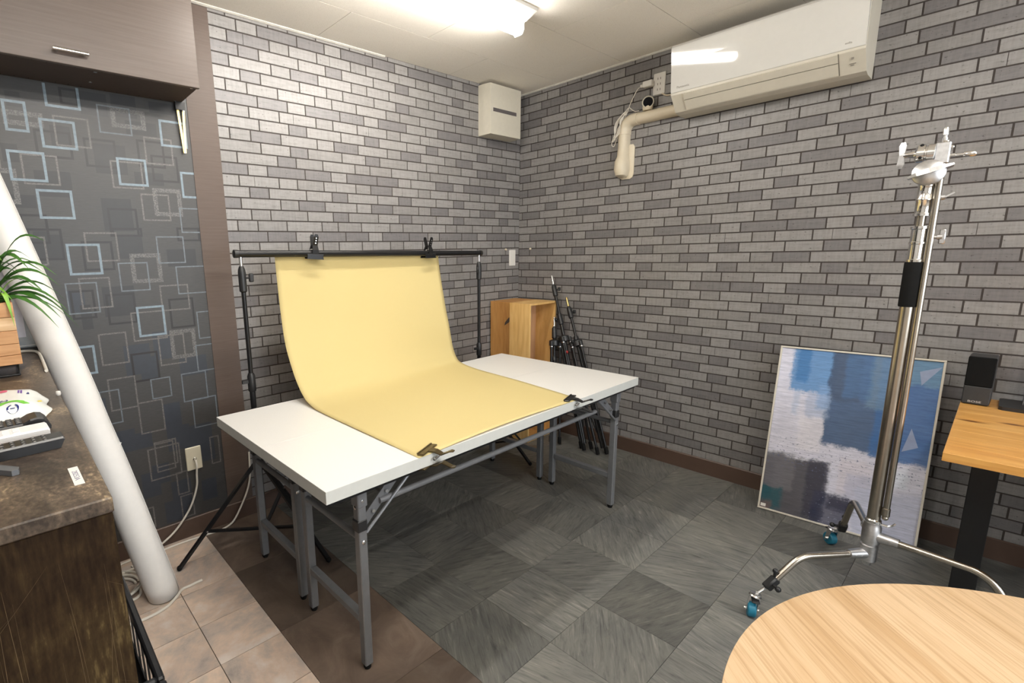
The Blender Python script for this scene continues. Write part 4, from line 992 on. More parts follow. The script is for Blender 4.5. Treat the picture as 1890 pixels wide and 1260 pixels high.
# grip head: two discs, the block, T handle, side screw, and the big wing knob
hz = 1.665; side = Vector((.0, -1, -.04)).normalized()
c = Vector((cx - .005, cy - .026, hz))
mb = MB(); mb.box((c.x - .016, c.y - .017, hz - .036), (c.x + .018, c.y + .017, hz + .030), 0, None, .003); mb.build('grip_block', 'zinc', cs)
mb = MB(); mb.lathe([(.016, .020), (.018, .029), (.034, .029), (.036, .024), (.039, .024), (.041, .029), (.058, .029), (.062, .023), (.066, .012), (.088, .008), (.092, .008)], c, c - side, 22); gd = mb.build('grip_disc', 'chrome', cs)
mb = MB()
for k in range(4): 
    a = k * PI / 2 + .5; mb.sphere(tuple(c - side * .049 + Vector((math.cos(a) * .029, 0, math.sin(a) * .029))), .005, 8)
mb.build('grip_hole', 'black_rubber', gd)
q = c - side * .096
mb = MB(); vs = []; fs = []
for i, (zz, ww, tt) in enumerate(((-.042, .009, .006), (-.030, .017, .009), (0, .011, .011), (.030, .017, .009), (.042, .009, .006))):
    for s1, s2 in ((-1, -1), (1, -1), (1, 1), (-1, 1)): vs.append((q.x + s1 * tt * .6, q.y + s2 * ww * .55, q.z + zz))
for i in range(4):
    for k in range(4): fs.append((i * 4 + k, i * 4 + (k + 1) % 4, (i + 1) * 4 + (k + 1) % 4, (i + 1) * 4 + k))
fs += [(3, 2, 1, 0), (16, 17, 18, 19)]; mb.add(vs, fs); mb.build('wing_handle', 'zinc', cs)
mb = MB(); mb.lathe([(.016, .006), (.030, .006), (.031, .0045), (.046, .0045), (.047, .008), (.050, .0092), (.070, .0088), (.075, .005)], c - Vector((0, 0, .012)), c - Vector((0, 0, .012)) + side, 12); mb.build('side_screw', 'chrome', cs)
mb = MB(); mb.lathe([(.015, .006), (.022, .006), (.024, .004)], c + Vector((0, 0, .014)), c + Vector((0, 0, .014)) + side, 10); mb.build('side_screw', 'chrome', cs)
kn = Vector((cx - .022, cy - .002, 1.600)); kd = Vector((-.93, -.10, .14)).normalized()
mb = MB(); mb.lathe([(-.02, .022), (.006, .036), (.016, .041), (.022, .040), (.028, .033), (.034, .016), (.037, .004)], kn, kn + kd, 26); wk = mb.build('wing_knob', 'zinc', cs)
lat = Vector((.10, -1, .30)); lat = (lat - kd * lat.dot(kd)).normalized(); hh = kd.cross(lat)
mb = MB(); vs = []
for tq, wv, hv in ((-.050, .003, .012), (-.030, .006, .026), (0, .008, .030), (.030, .006, .030), (.056, .003, .026)):
    for s1, h_ in ((-1, .010), (1, .010), (1, hv + .016), (-1, hv + .016)): vs.append(tuple(kn + lat * tq + hh * s1 * wv + kd * h_))
fs = [(0, 1, 2, 3), (19, 18, 17, 16)]
for i in range(4):
    for k in range(4): fs.append((i * 4 + k, i * 4 + (k + 1) % 4, (i + 1) * 4 + (k + 1) % 4, (i + 1) * 4 + k))
mb.add(vs, fs); mb.build('wing', 'zinc', wk)
# turtle base: three sleeves one above the other, each with a bent leg
mb = MB(); mb.lathe([(.195, .019), (.20, .026), (.262, .026), (.265, .022), (.272, .022), (.274, .0275), (.338, .0275), (.342, .025), (.356, .025), (.358, .020)], ax(0), ax(1), 22); mb.lathe([(.180, .012), (.20, .018)], ax(0), ax(1), 14); hb = mb.build('base_hub', 'zinc', cs)
mb = MB(); mb.lathe([(.352, .024), (.366, .0235), (.37, .020)], ax(0), ax(1), 22); mb.build('base_ring', 'chrome', hb)
mb = MB(); mb.cyl(ax(.352, 0, -.02), ax(.352, .0, -.04), .005, 8); mb.tube(smooth_path([ax(.352, 0, -.04), ax(.362, -.006, -.052), ax(.372, -.003, -.060)]), .0035, 6); mb.build('lock_lever', 'screw', hb)
for (az, z) in ((142.5, .226), (18.5, .306), (-96, .302)):
    d = Vector((math.cos(R(az)), math.sin(R(az)), 0)); n = Vector((-d.y, d.x, 0))
    L = thing('leg', None, None, (0, 0, 0)); bpy.data.objects.remove(L)
    dz = z - .226
    rb = .095; an = R(58) if dz > .05 else R(46); r0 = .245 if dz > .05 else .225      # straight, one even bend, straight down to the caster
    P = [ax(z) + d * .03, ax(z) + d * .12] + [ax(z - rb * (1 - math.cos(an * i / 8))) + d * (r0 + rb * math.sin(an * i / 8)) for i in range(9)]
    l_ = (P[-1].z - .118) / math.sin(an); P.append(P[-1] + d * l_ * math.cos(an) - Vector((0, 0, l_ * math.sin(an))))
    mb = MB(); mb.tube(P, .0122, 14); lg = mb.build('leg', 'steel_brushed', cs)
    mb = MB(); mb.lathe([(.015, .020), (.055, .018), (.075, .0165), (.078, .0165), (.0785, .0125)], ax(z), ax(z) + d, 16)
    for t_ in (.035, .06): mb.cyl(ax(z + .0) + d * t_ - n * .019, ax(z) + d * t_ + n * .019, .004, 8)
    mb.build('leg_sleeve', 'zinc', lg)
    e = P[-1]; dd = (P[-1] - P[-2]).normalized()
    mb = MB(); mb.beam(e - dd * .028, e + dd * .026, .030, .030, 0, tuple(n), .005); mb.cyl(e + n * .014, e + n * .034, .006, 8); mb.sphere(tuple(e + n * .036), .011, 10); mb.cyl(e - dd * .018 + Vector((0, 0, .012)), e - dd * .018 + Vector((0, 0, .036)), .006, 8); mb.sphere(tuple(e - dd * .018 + Vector((0, 0, .038))), .010, 10)
    mb.build('caster_clamp', 'black_plastic', lg)
    k = e + dd * .026
    wc_ = ax(.0285) + d * .452 + n * .020 if az > 100 else ax(.0285) + d * .462 + n * (.028 if az > 0 else 0)
    wa = Vector((.38, -.92, 0)).normalized() if az > 100 else (n * .9 - d * .5).normalized()
    mb = MB(); mb.cyl(k - dd * .004, Vector((wc_.x, wc_.y, .086)).lerp(k, .35), .006, 10)
    mb.lathe([(0, .018), (.006, .018), (.010, .022), (.013, .022)], Vector((wc_.x, wc_.y, .088)).lerp(k, .25), wc_ * 2 - Vector((wc_.x, wc_.y, .088)).lerp(k, .25), 14)
    tp = Vector((wc_.x, wc_.y, .079)).lerp(Vector((k.x, k.y, .079)), .2)
    for s in (-1, 1):
        mb.beam(tp + wa * s * .0165, wc_ + wa * s * .0165, .020, .0025, 0, tuple(wa))
    mb.cyl(wc_ - wa * .024, wc_ + wa * .024, .0065, 10); mb.build('caster_fork', 'screw', lg)
    mb = MB(); mb.lathe([(-.0135, .012), (-.0135, .0255), (-.010, .0283), (.010, .0283), (.0135, .0255), (.0135, .012)], wc_, wc_ + wa, 24); mb.build('wheel', 'wheel_blue', lg)
    mb = MB(); u = wa.cross(Vector((0, 0, 1))).normalized(); s_ = 1 if u.dot(d) > 0 else -1
    mb.beam(tp + Vector((0, 0, -.004)), tp + u * s_ * .034 + Vector((0, 0, -.008)), .026, .006, 0, (0, 0, 1), .002); mb.build('brake_pedal', 'black_plastic', lg)

# ================================================================== round table in front
rt = thing('round_table', 'round pale oak table top in the near corner beside the chrome stand', 'table', (-2.2616, -2.8744, 0))
mb = MB(); c = (-2.2616, -2.8744); Rr = .5696
mb.lathe([(.676, Rr - .012), (.678, Rr - .004), (.682, Rr - .0012), (.696, Rr), (.6992, Rr - .0008), (.70, Rr - .0024)], (c[0], c[1], 0), (c[0], c[1], 1), 128); mb.build('tabletop', 'table_oak', rt)
mb = MB(); mb.lathe([(.022, .034), (.640, .034), (.645, .10), (.676, .10)], (c[0], c[1], 0), (c[0], c[1], 1), 28); mb.build('pedestal', 'black_metal', rt)
mb = MB(); mb.lathe([(0, .29), (.008, .29), (.016, .27), (.024, .04)], (c[0], c[1], 0), (c[0], c[1], 1), 48); mb.build('base_plate', 'black_metal', rt)

# ================================================================== pine desk on the right
dk = thing('desk', 'orange pine desk with a black steel leg at the right edge beside the picture', 'desk', (-.49, -3.1, 0))
x0, x1, y0, y1, zt = -.951, -.040, -3.75, -2.468, .720
n = 9; w_ = (x1 - x0) / n
for k in range(n):
    mb = MB(); mb.box((x0 + w_ * k + .0002, y0, zt - .028), (x0 + w_ * (k + 1) - .0002, y1, zt), 0, None, .0008); mb.build('plank', 'desk_pine', dk)
for ya in (-2.597, -3.62):
    mb = MB(); mb.box((-.715, ya, .0), (-.660, ya + .064, zt - .034), 0, None, .002); mb.build('leg', 'black_metal', dk)
    mb = MB(); mb.box((-.205, ya, .0), (-.150, ya + .064, zt - .034), 0, None, .002); mb.build('leg', 'black_metal', dk)
    mb = MB(); mb.box((-.80, ya, zt - .034), (-.10, ya + .064, zt - .028), 0, None, .001); mb.build('top_plate', 'black_metal', dk)
    mb = MB(); mb.box((-.660, ya, 0), (-.205, ya + .064, .03), 0, None, .002); mb.build('floor_bar', 'black_metal', dk)

# ---- loudspeaker and a black stand on it
spk_ = thing('speaker', 'small black desktop loudspeaker standing on the pine desk by the brick wall', 'speaker', (-.17, -2.525, .72))
rz = R(-2)
T_ = Matrix.Translation((-.195, -2.508, .72)) @ Matrix.Rotation(rz, 4, 'Z')
def lb(mb, name, mat, parent=spk_): return loc_build(mb, name, mat, parent, T_)
mb = MB(); mb.box((0.0, -.0385, .003), (.105, .0385, .199), 0, None, .004); lb(mb, 'cabinet', 'black_plastic')
mb = MB(); mb.box((-.006, -.0385, .078), (.0, .0385, .199), 0, None, .003); g = lb(mb, 'grille', 'grille_cloth')
mb = MB(); mb.box((-.006, -.0385, .003), (.0, .0385, .0775), 0, None, .003); lb(mb, 'lower_panel', 'speaker_grey')
mb = MB(); mb.box((.005, -.034, 0), (.10, .034, .0032)); lb(mb, 'rubber_foot', 'black_rubber')
text('BOSE', .011, 'text_light', T_ @ basis((0, -1, 0), (0, 0, 1), (-1, 0, 0), (-.0063, .002, .014)), spk_, sx=1.5)
ms = thing('monitor_stand', 'black flat base and upright of a stand on the pine desk right of the loudspeaker', 'stand', (-.13, -2.66, .72))
mb = MB(); mb.prism([(-.225, -2.582), (-.215, -2.572), (-.07, -2.572), (-.06, -2.582), (-.06, -2.80), (-.07, -2.81), (-.215, -2.81), (-.225, -2.80)], .7202, .7345, 'Z'); mb.build('base', 'black_plastic', ms)
mb = MB(); mb.prism([(-.135, .734), (-.085, .734), (-.075, .80), (-.075, .96), (-.105, .96), (-.108, .80)], -2.668, -2.632, 'Y'); mb.build('neck', 'black_plastic', ms)

# ================================================================== worn sideboard at the left
ch = thing('sideboard', 'worn dark brown wooden sideboard in the left foreground with scratches', 'cabinet', (-3.36, -.9, 0))
X0, X1, Ya, Yb, H_ = -3.62, -3.104, -1.728, -.075, 1.05
mb = MB(); mb.box((X0, Ya - .003, H_ - .024), (X1 + .002, Yb, H_), 0, None, .0022); mb.build('top', 'worn_chest_top', ch)
mb = MB(); mb.box((X0 + .004, Ya, .0), (X1, Ya + .022, H_ - .0245), 0, None, .0015); ep = mb.build('end_panel', 'worn_chest_side', ch)
mb = MB(); sr = random.Random(4)      # long hairline scratches, mostly upright
for q in range(26):
    xs_ = -3.115 - .30 * sr.random() ** 1.1; z1_ = H_ - .04 - sr.uniform(0, .35); ln_ = sr.uniform(.10, .55); wd_ = sr.uniform(.00014, .00036); sl = sr.gauss(0, .05) if q < 20 else sr.uniform(.5, 2.0) * sr.choice((-1, 1))
    if q >= 20: ln_ *= .25
    n_ = 6; vs = []
    for i in range(n_ + 1):
        t_ = i / n_; w2 = wd_ * math.sin(PI * min(.98, max(.02, t_))) ** .5; xx_ = min(-3.106, xs_ + sl * ln_ * t_ + .003 * math.sin(t_ * 3 + q)); vs += [(xx_ - w2, Ya - .00025, z1_ - ln_ * t_), (xx_ + w2, Ya - .00025, z1_ - ln_ * t_)]
    mb.add(vs, [(2 * i, 2 * i + 1, 2 * i + 3, 2 * i + 2) for i in range(n_)])
sc2 = mb.build('scratches', 'scratch_gold', ep); sc2['kind'] = 'stuff'
mb = MB(); mb.box((X0 + .004, Yb - .026, .0), (X1, Yb - .004, H_ - .0245)); mb.build('end_panel', 'worn_chest_side', ch)
mb = MB(); mb.box((X0 + .004, Ya + .022, .0), (X0 + .02, Yb - .026, H_ - .0245)); mb.build('back_panel', 'worn_chest_side', ch)
mb = MB(); mb.box((X0 + .02, Ya + .022, .40), (X1 - .02, Yb - .026, .422)); mb.build('shelf', 'worn_chest_side', ch)
for k in range(3):
    ww = (Yb - Ya - .05) / 3; ya = Ya + .023 + ww * k
    mb = MB(); mb.box((X1 - .020, ya + .002, .424), (X1 - .002, ya + ww - .002, H_ - .033), 0, None, .001); dd_ = mb.build('door', 'worn_chest_side', ch)
mb = MB()
for p, q in (((-3.19, H_), (-3.12, H_)),): pass
lab = MB(); Tm = Matrix.Translation((-3.1335, -1.607, H_ + .0003)) @ Matrix.Rotation(R(1.0), 4, 'Z')
lt = thing('tape_label', 'small white printed tape label stuck on the sideboard top near its corner', 'label', (-3.1335, -1.607, H_))
lab.box((-.0068, -.0425, 0), (.0068, .0425, .0006)); loc_build(lab, 'tape', 'plate_white', lt, Tm)
text('28253A', .0105, 'text_ink', Tm @ basis((0, -1, 0), (1, 0, 0), (0, 0, 1), (-.0002, 0, .0007)), lt, sx=1.35)
mb = MB(); mb.lathe([(0, .004), (.004, .006), (.011, .0052), (.012, .001)], (-3.107, -.985, H_), (-3.107, -.985, 2), 10); tag(mb.build('white_button', 'plate_white'), 'tiny white button lying on the sideboard edge by the paper roll', 'button')

# ---- television standing on it, outside the frame but for its feet
tv = thing('television', 'television whose grey foot ends show at the left edge on the sideboard', 'television', (-3.31, -1.18, H_))
mb = MB(); mb.box((-3.335, -1.62, H_ + .055), (-3.305, -.76, H_ + .55), 0, None, .004); mb.build('panel', 'black_plastic', tv)
mb = MB(); mb.box((-3.3045, -1.612, H_ + .065), (-3.3035, -.768, H_ + .542)); mb.build('screen', 'lens_glass', tv)
for (ya, yb, m_) in ((-1.38, -1.527, 'tv_grey'), (-.86, -.90, 'black_plastic')):
    mb = MB(); mb.prism([(-3.40, ya + .012), (-3.32, ya + .014), (-3.214, yb + .020), (-3.202, yb + .004), (-3.203, yb - .008), (-3.212, yb - .010), (-3.32, ya - .014), (-3.40, ya - .012)], H_ + .0005, H_ + .0095, 'Z')
    mb.box((-3.345, ya - .012, H_ + .009), (-3.318, ya + .012, H_ + .060)); mb.build('foot', m_, tv)

# ---- remote controls and wipes
def remote(label, x1, y, rot, w_, ln, ht, body, keys, kcols, krow, kmat, ktop, tip='round', off=.03):
    T = thing('remote_control', label, 'remote', (x1 - ln / 2, y, H_), 'remote controls on the sideboard')
    m = Matrix.Translation((x1, y, H_ + .0005)) @ Matrix.Rotation(rot, 4, 'Z')
    mb = MB()
    if tip == 'hump': side_ = [(0.002, 0), (-ln, 0), (-ln, ht * .7), (-.042, ht * .72), (-.030, ht * .93), (-.018, ht), (-.008, ht * .90), (-.001, ht * .6), (.003, ht * .25)]
    elif tip == 'wedge': side_ = [(-.006, 0), (-ln, 0), (-ln, ht), (.0, ht), (.002, ht * .92)]
    else: side_ = [(0, .001), (-.002, 0), (-ln, 0), (-ln, ht), (-.003, ht), (0, ht - .003)]
    n = len(side_); vs = []
    for yy, ins in ((-w_ / 2, .003), (-w_ / 2 + .003, 0), (w_ / 2 - .003, 0), (w_ / 2, .003)):
        for u, v in side_: vs.append((u, yy, max(0.0, v - ins if v > ht * .5 else v)))
    fs = [tuple(range(n)), tuple(reversed(range(3 * n, 4 * n)))]
    for j in range(3):
        for i in range(n): fs.append((j * n + i, j * n + (i + 1) % n, (j + 1) * n + (i + 1) % n, (j + 1) * n + i))
    mb.add(vs, fs); loc_build(mb, 'body', body, T, m)
    for i in range(krow):
        for j in range(kcols):
            mb = MB(); u = -off - i * keys[0]; v = (j - (kcols - 1) / 2) * keys[1]; h0 = ht * (.72 if tip == 'hump' else 1.0) - .0005
            mb.box((u - keys[2] / 2, v - keys[3] / 2, h0), (u + keys[2] / 2, v + keys[3] / 2, h0 + keys[4]), 0, None, .0008)
            if ktop: mb.box((u - keys[2] * .22, v - keys[3] * .28, h0 + keys[4]), (u + keys[2] * .22, v - keys[3] * .05, h0 + keys[4] + .0002), 1)
            loc_build(mb, 'key', [kmat, 'text_light'], T, m)
    return T, m
remote('thick black remote control with rows of keys, between the wipes packet and a white remote', -3.147, -1.262, R(3), .058, .15, .028, 'remote_black', (.014, .0125, .010, .0095, .003), 4, 6, 'key_black', True, 'hump', .048)
T_w, m_w = remote('white remote control lying between the two black remotes', -3.150, -1.338, R(3), .052, .14, .022, 'remote_white', (.016, .014, .011, .009, .0012), 3, 5, 'remote_white', False, 'round', .050)
mb = MB(); mb.box((-.022, .004, .0212), (-.0195, .016, .0217)); mb.box((-.0445, -.018, .0212), (-.0435, .002, .0217)); loc_build(mb, 'printed_mark', 'text_ink', T_w, m_w)
remote('slim black remote control nearest the sideboard corner', -3.135, -1.418, R(4), .044, .105, .020, 'remote_black', (.0155, .014, .0075, .0080, .0012), 3, 5, 'key_black', True, 'wedge', .026)
wp_ = thing('wipes_packet', 'white and green soft packet of wet wipes behind the remotes', 'packet', (-3.20, -1.08, H_))
mb = MB(); nx, ny = 14, 18; vs = []; fs = []
xa, xb, ya, yb = -3.335, -3.134, -1.212, -.945
for lay_ in (0, 1):
    for i in range(nx + 1):
        for j in range(ny + 1):
            u, v = i / nx, j / ny; e = (1 - abs(2 * u - 1) ** 5) * (1 - abs(2 * v - 1) ** 6)
            x = xa + (xb - xa) * u - (.016 * abs(2 * v - 1) ** 4 if u > .9 else 0) - (.004 * math.sin(v * 16) if u > .95 else 0); y = ya + (yb - ya) * v
            vs.append((x, y, H_ + .002 + (.0005 if lay_ == 0 else .001 + .034 * e + .0018 * math.sin(u * 17 + v * 5) * e)))
o_ = (nx + 1) * (ny + 1)
for i in range(nx):
    for j in range(ny):
        a_ = i * (ny + 1) + j; fs.append((a_, a_ + 1, a_ + ny + 2, a_ + ny + 1)); fs.append((o_ + a_, o_ + a_ + ny + 1, o_ + a_ + ny + 2, o_ + a_ + 1))
ring = [i * (ny + 1) for i in range(nx + 1)] + [nx * (ny + 1) + j for j in range(1, ny + 1)] + [i * (ny + 1) + ny for i in range(nx - 1, -1, -1)] + [j for j in range(ny - 1, 0, -1)]
for a_, b_ in zip(ring, ring[1:] + ring[:1]): fs.append((a_, b_, b_ + o_, a_ + o_))
mb.add(vs, fs, 0, True); mb.build('film', 'wipes_white', wp_)
def top_z(x, y):
    u = (x - xa) / (xb - xa); v = (y - ya) / (yb - ya); e = (1 - abs(2 * u - 1) ** 5) * (1 - abs(2 * v - 1) ** 6); return H_ + .0034 + .034 * e + .0018 * math.sin(u * 17 + v * 5) * e
def decal(poly, mat, name='printed_mark'):
    mb = MB(); k = len(poly); c_ = (sum(p[0] for p in poly) / k, sum(p[1] for p in poly) / k)
    pts = [c_] + list(poly); vs = [(x, y, top_z(x, y)) for x, y in pts]; mb.add(vs, [(0, 1 + i, 1 + (i + 1) % k) for i in range(k)]); mb.build(name, mat, wp_)
def strip(path, wv, mat):
    mb = MB(); vs = []; 
    for (x, y), q in zip(path, wv): vs += [(x, y - q, top_z(x, y - q)), (x, y + q, top_z(x, y + q))]
    mb.add(vs, [(2 * i, 2 * i + 1, 2 * i + 3, 2 * i + 2) for i in range(len(path) - 1)]); mb.build('printed_wave', mat, wp_)
strip([(-3.31 + .01 * i, -1.152 + .016 * math.sin(i * .75)) for i in range(15)], [.010 + .004 * math.sin(i) for i in range(14)] + [.001], 'ink_green')
strip([(-3.31 + .01 * i, -1.060 + .010 * math.sin(i * .5)) for i in range(9)], [.008] * 9, 'ink_green')
strip([(-3.235 + .008 * i, -.958 + .004 * math.sin(i * .9)) for i in range(10)], [.009, .010, .008, .011, .010, .008, .009, .007, .005, .001], 'ink_green')
strip([(-3.31 + .01 * i, -.965 + .010 * math.sin(i * .6 + 1)) for i in range(15)], [.011 + .003 * math.cos(i) for i in range(14)] + [.001], 'ink_green')
strip([(-3.30 + .01 * i, -1.118 + .012 * math.sin(i * .75)) for i in range(8)], [.006] * 8, 'ink_yellow')
strip([(-3.235 + .008 * i, -.985 + .005 * math.sin(i)) for i in range(4)], [.012] * 4, 'ink_yellow')
decal([(-3.221, -1.012), (-3.213, -1.004), (-3.205, -1.012), (-3.207, -1.035), (-3.219, -1.035)], 'ink_pink')
decal([(-3.204, -.985), (-3.192, -.982), (-3.190, -.992), (-3.203, -.998)], 'ink_pink')
decal([(-3.1725, -1.060), (-3.1685, -1.035), (-3.1660, -1.040), (-3.1665, -1.062)], 'ink_navy')
for k in range(2): decal([(-3.188 + .005 * k, -1.055), (-3.1845 + .005 * k, -1.055), (-3.183 + .005 * k, -1.010), (-3.1865 + .005 * k, -1.010)], 'ink_violet')
decal([(-3.156, -1.125), (-3.148, -1.100), (-3.145, -1.104), (-3.153, -1.130)], 'ink_yellow')
for (x, y, s) in ((-3.200, -1.178, .017), (-3.214, -1.122, .012)):
    mb = MB(); ps = [(x + .011 * math.cos(a) * s / .017, y + s * math.sin(a)) for a in [2 * PI * i / 18 for i in range(18)]]
    vs = [(px, py, top_z(px, py)) for px, py in ps] + [(x + (px - x) * .68, y + (py - y) * .68, top_z(px, py)) for px, py in ps]
    mb.add(vs, [(i, (i + 1) % 18, 18 + (i + 1) % 18, 18 + i) for i in range(18) if i not in (3, 4)]); mb.box((x - .004, y - s * .2, top_z(x, y)), (x + .004, y + s * .1, top_z(x, y) + .0003)); mb.build('printed_logo', 'ink_navy', wp_)

# ---- planter with a spiky green plant
PX0, PX1, PY0, PY1, PZ0, PZ1 = -3.42, -3.163, -.625, -.40, 1.0865, 1.275
po = thing('potted_plant', 'green long leaved plant in a slatted wooden planter on black wire legs', 'plant', (-3.29, -.51, H_))
hs = [.045, .040, .040, .034, .0295]; z = PZ1
for k, h_ in enumerate(hs):
    for (a_, b_) in (((PX0, PY0), (PX1, PY0 + .012)), ((PX0, PY1 - .012), (PX1, PY1))):
        mb = MB(); mb.box((a_[0], a_[1] + (.001 if k % 2 else 0), z - h_ + .0006), (b_[0], b_[1], z - .0004), 0, None, .0012); mb.build('slat', 'pot_b' if k in (1,) else 'pot_a', po)
    for xa_ in (PX0 + .001, PX1 - .013):
        mb = MB(); mb.box((xa_, PY0 + .0125, z - h_ + .0006), (xa_ + .012, PY1 - .0125, z - .0004)); mb.build('slat', 'pot_a', po)
    z -= h_
mb = MB(); mb.box((PX0 + .013, PY0 + .0125, PZ0 + .01), (PX1 - .013, PY1 - .0125, PZ1 - .02)); mb.build('soil', 'soil', po)
for yy in (PY0 + .01, PY1 - .01):
    mb = MB(); mb.tube([(PX0 + .02, yy, PZ0), (PX0 + .02, yy, H_ + .0042), (PX1 - .012, yy, H_ + .0042), (PX1 - .012, yy, PZ0)], .0036, 8); mb.build('wire_leg', 'black_metal', po)
mb = MB()
for xx in (PX0 + .02, PX1 - .012): mb.tube([(xx, PY0 + .01, H_ + .0042), (xx, PY1 - .01, H_ + .0042)], .0036, 8)
mb.build('wire_brace', 'black_metal', po)
def leaf(base, az, ln, rise, droop, wd, mat, twist=0.0):
    base = Vector(base); d = Vector((math.cos(az), math.sin(az), 0)); sd = Vector((-d.y, d.x, 0)); n = 12; vs = []
    for i in range(n + 1):
        t_ = i / n; p = base + d * ln * (t_ * .9 + .1 * t_ * t_) + Vector((0, 0, rise * math.sin(min(1, t_ * 1.15) * PI / 2) - droop * t_ ** 2.6))
        w2 = wd * (.55 + .9 * t_) if t_ < .35 else wd * .865 * (1 - ((t_ - .35) / .65) ** 1.7)
        w2 = max(w2, .0003); tw = twist * t_; s_ = sd * math.cos(tw) + Vector((0, 0, 1)) * math.sin(tw)
        vs += [p - s_ * w2, p - Vector((0, 0, w2 * .35)), p + s_ * w2]
    fs = []
    for i in range(n):
        for k in (0, 1): fs.append((i * 3 + k, i * 3 + k + 1, i * 3 + k + 4, i * 3 + k + 3))
    mb = MB(); mb.add(vs, fs, 0, True); mb.build('leaf', mat, po)
lr = random.Random(23)
c0 = Vector((-3.238, -.515, PZ1 - .03))
spec = [(-.25, .21, .17, .10), (.05, .20, .20, .09), (-.55, .19, .15, .12), (.30, .17, .22, .08), (-.10, .24, .12, .16), (.15, .25, .09, .15), (-.40, .23, .10, .17), (.45, .20, .14, .11), (-.75, .18, .20, .10), (-.15, .18, .24, .05), (.0, .22, .155, .12), (-.32, .20, .205, .085), (.22, .22, .135, .13), (-.05, .245, .105, .20), (-.5, .22, .075, .14), (.6, .18, .17, .10)]
for i, (az, ln, rs, dr_) in enumerate(spec):
    leaf(c0 + Vector((lr.uniform(-.02, .02), lr.uniform(-.03, .03), lr.uniform(-.01, .02))), az + lr.uniform(-.1, .1), ln * .93, rs + lr.uniform(-.02, .02), dr_ * .9, lr.uniform(.0125, .0165), 'leaf_dark', lr.uniform(.3, .9))
for i in range(16):
    leaf(c0 + Vector((lr.uniform(-.05, .02), lr.uniform(-.05, .05), 0)), lr.uniform(0, 2 * PI), lr.uniform(.08, .15), lr.uniform(.10, .22), lr.uniform(.02, .09), lr.uniform(.014, .019), 'leaf_light' if i % 3 else 'leaf_dark', lr.uniform(-.2, 1.0))
for i in range(12):
    leaf(c0 + Vector((lr.uniform(-.13, -.03), lr.uniform(-.06, .06), 0)), lr.uniform(-1.4, 1.8) + PI / 2, lr.uniform(.12, .2), lr.uniform(.12, .25), lr.uniform(.04, .14), lr.uniform(.012, .016), 'leaf_dark', lr.uniform(-.2, .9))
leaf((-3.185, -.60, PZ1 + .02), -1.2, .05, .03, .12, .0085, 'leaf_light'); leaf((-3.196, -.595, PZ1 + .01), -.35, .085, .07, .02, .007, 'leaf_light')

# ---- glazed frame leaning behind the planter
gf = thing('glazed_frame', 'black framed glazed picture standing at the back of the sideboard behind the planter', 'picture', (-3.26, -.05, H_))
fx0, fx1, fy, fz0, fz1 = -3.46, -3.086, -.086, H_ + .001, H_ + .395
mb = MB()
for a_, b_ in (((fx0, fz0), (fx1, fz0 + .014)), ((fx0, fz1 - .014), (fx1, fz1)), ((fx0, fz0 + .014), (fx0 + .014, fz1 - .014)), ((fx1 - .014, fz0 + .014), (fx1, fz1 - .014))): mb.box((a_[0], fy - .009, a_[1]), (b_[0], fy + .009, b_[1]), 0, None, .001)
mb.build('frame', 'black_plastic', gf)
M['mat_grey'] = plain('mat_grey', (.26, .29, .31), .15, coat=1.0); M['mat_white'] = plain('mat_white', (.58, .57, .64), .3, coat=.5)
mb = MB(); mb.box((fx0 + .013, fy - .003, fz0 + .013), (fx1 - .013, fy + .003, fz1 - .013)); mb.build('glazing', 'mat_grey', gf)
mb = MB(); mb.box((fx0 + .06, fy - .0038, fz0 + .055), (fx1 - .046, fy - .003, fz1 - .05)); mb.build('print', 'mat_white', gf)
mb = MB(); 
for a_, b_ in (((fx0 + .02, fz0 + .020), (fx1 - .02, fz0 + .022)), ((fx1 - .022, fz0 + .022), (fx1 - .020, fz1 - .02))): mb.box((a_[0], fy - .0036, a_[1]), (b_[0], fy - .003, b_[1]))
mb.build('inner_line', 'plate_white', gf)
mb = MB(); mb.tube(smooth_path([(-3.40, -.12, H_ + .006), (-3.20, -.125, H_ + .0062), (-3.150, -.125, H_ + .0062), (-3.118, -.155, H_ + .0062), (-3.107, -.23, H_ + .0062), (-3.106, -.36, H_ + .0062), (-3.108, -.55, H_ + .0062), (-3.109, -.62, H_ + .005)]), .005, 8)
tag(mb.build('cable', 'cable_white'), 'white cable lying along the sideboard edge from behind the planter', 'cable')

# ================================================================== tall white paper roll
b0 = Vector((-2.835, -.408, .004)); b1 = Vector((-3.198, -.085, 1.78)); 
mb = MB(); n = 36; vs = []; fs = []; seg = 40
d = (b1 - b0).normalized(); xx = Vector((0, 1, 0)).cross(d).normalized(); yy = d.cross(xx)
for i in range(n + 1):
    t_ = i / n; sag = Vector((.010, 0, 0)) * math.sin(PI * t_ * 1.15)
    for k in range(seg + 1):
        a = 2 * PI * k / seg * 1.06; r = .0615 - .0022 * (k / seg) + .0022 * math.exp(-((t_ - .16) / .03) ** 2) * math.cos(a - 2.2) - .003 * math.exp(-((t_ - .42) / .05) ** 2) * max(0, math.cos(a + .5))
        p = b0.lerp(b1, t_) + sag + (xx * math.cos(a) + yy * math.sin(a)) * r
        if i == 0: p.z = .004
        vs.append(tuple(p))
for i in range(n):
    for k in range(seg): fs.append((i * (seg + 1) + k, i * (seg + 1) + k + 1, (i + 1) * (seg + 1) + k + 1, (i + 1) * (seg + 1) + k))
mb.add(vs, fs, 0, True)
rl = thing('paper_roll', 'long white paper roll leaning from the floor against the sideboard', 'roll', b0)
o = mb.build('rolled_paper', 'white_paper', rl); md = o.modifiers.new('thickness', 'SOLIDIFY'); md.thickness = .0012
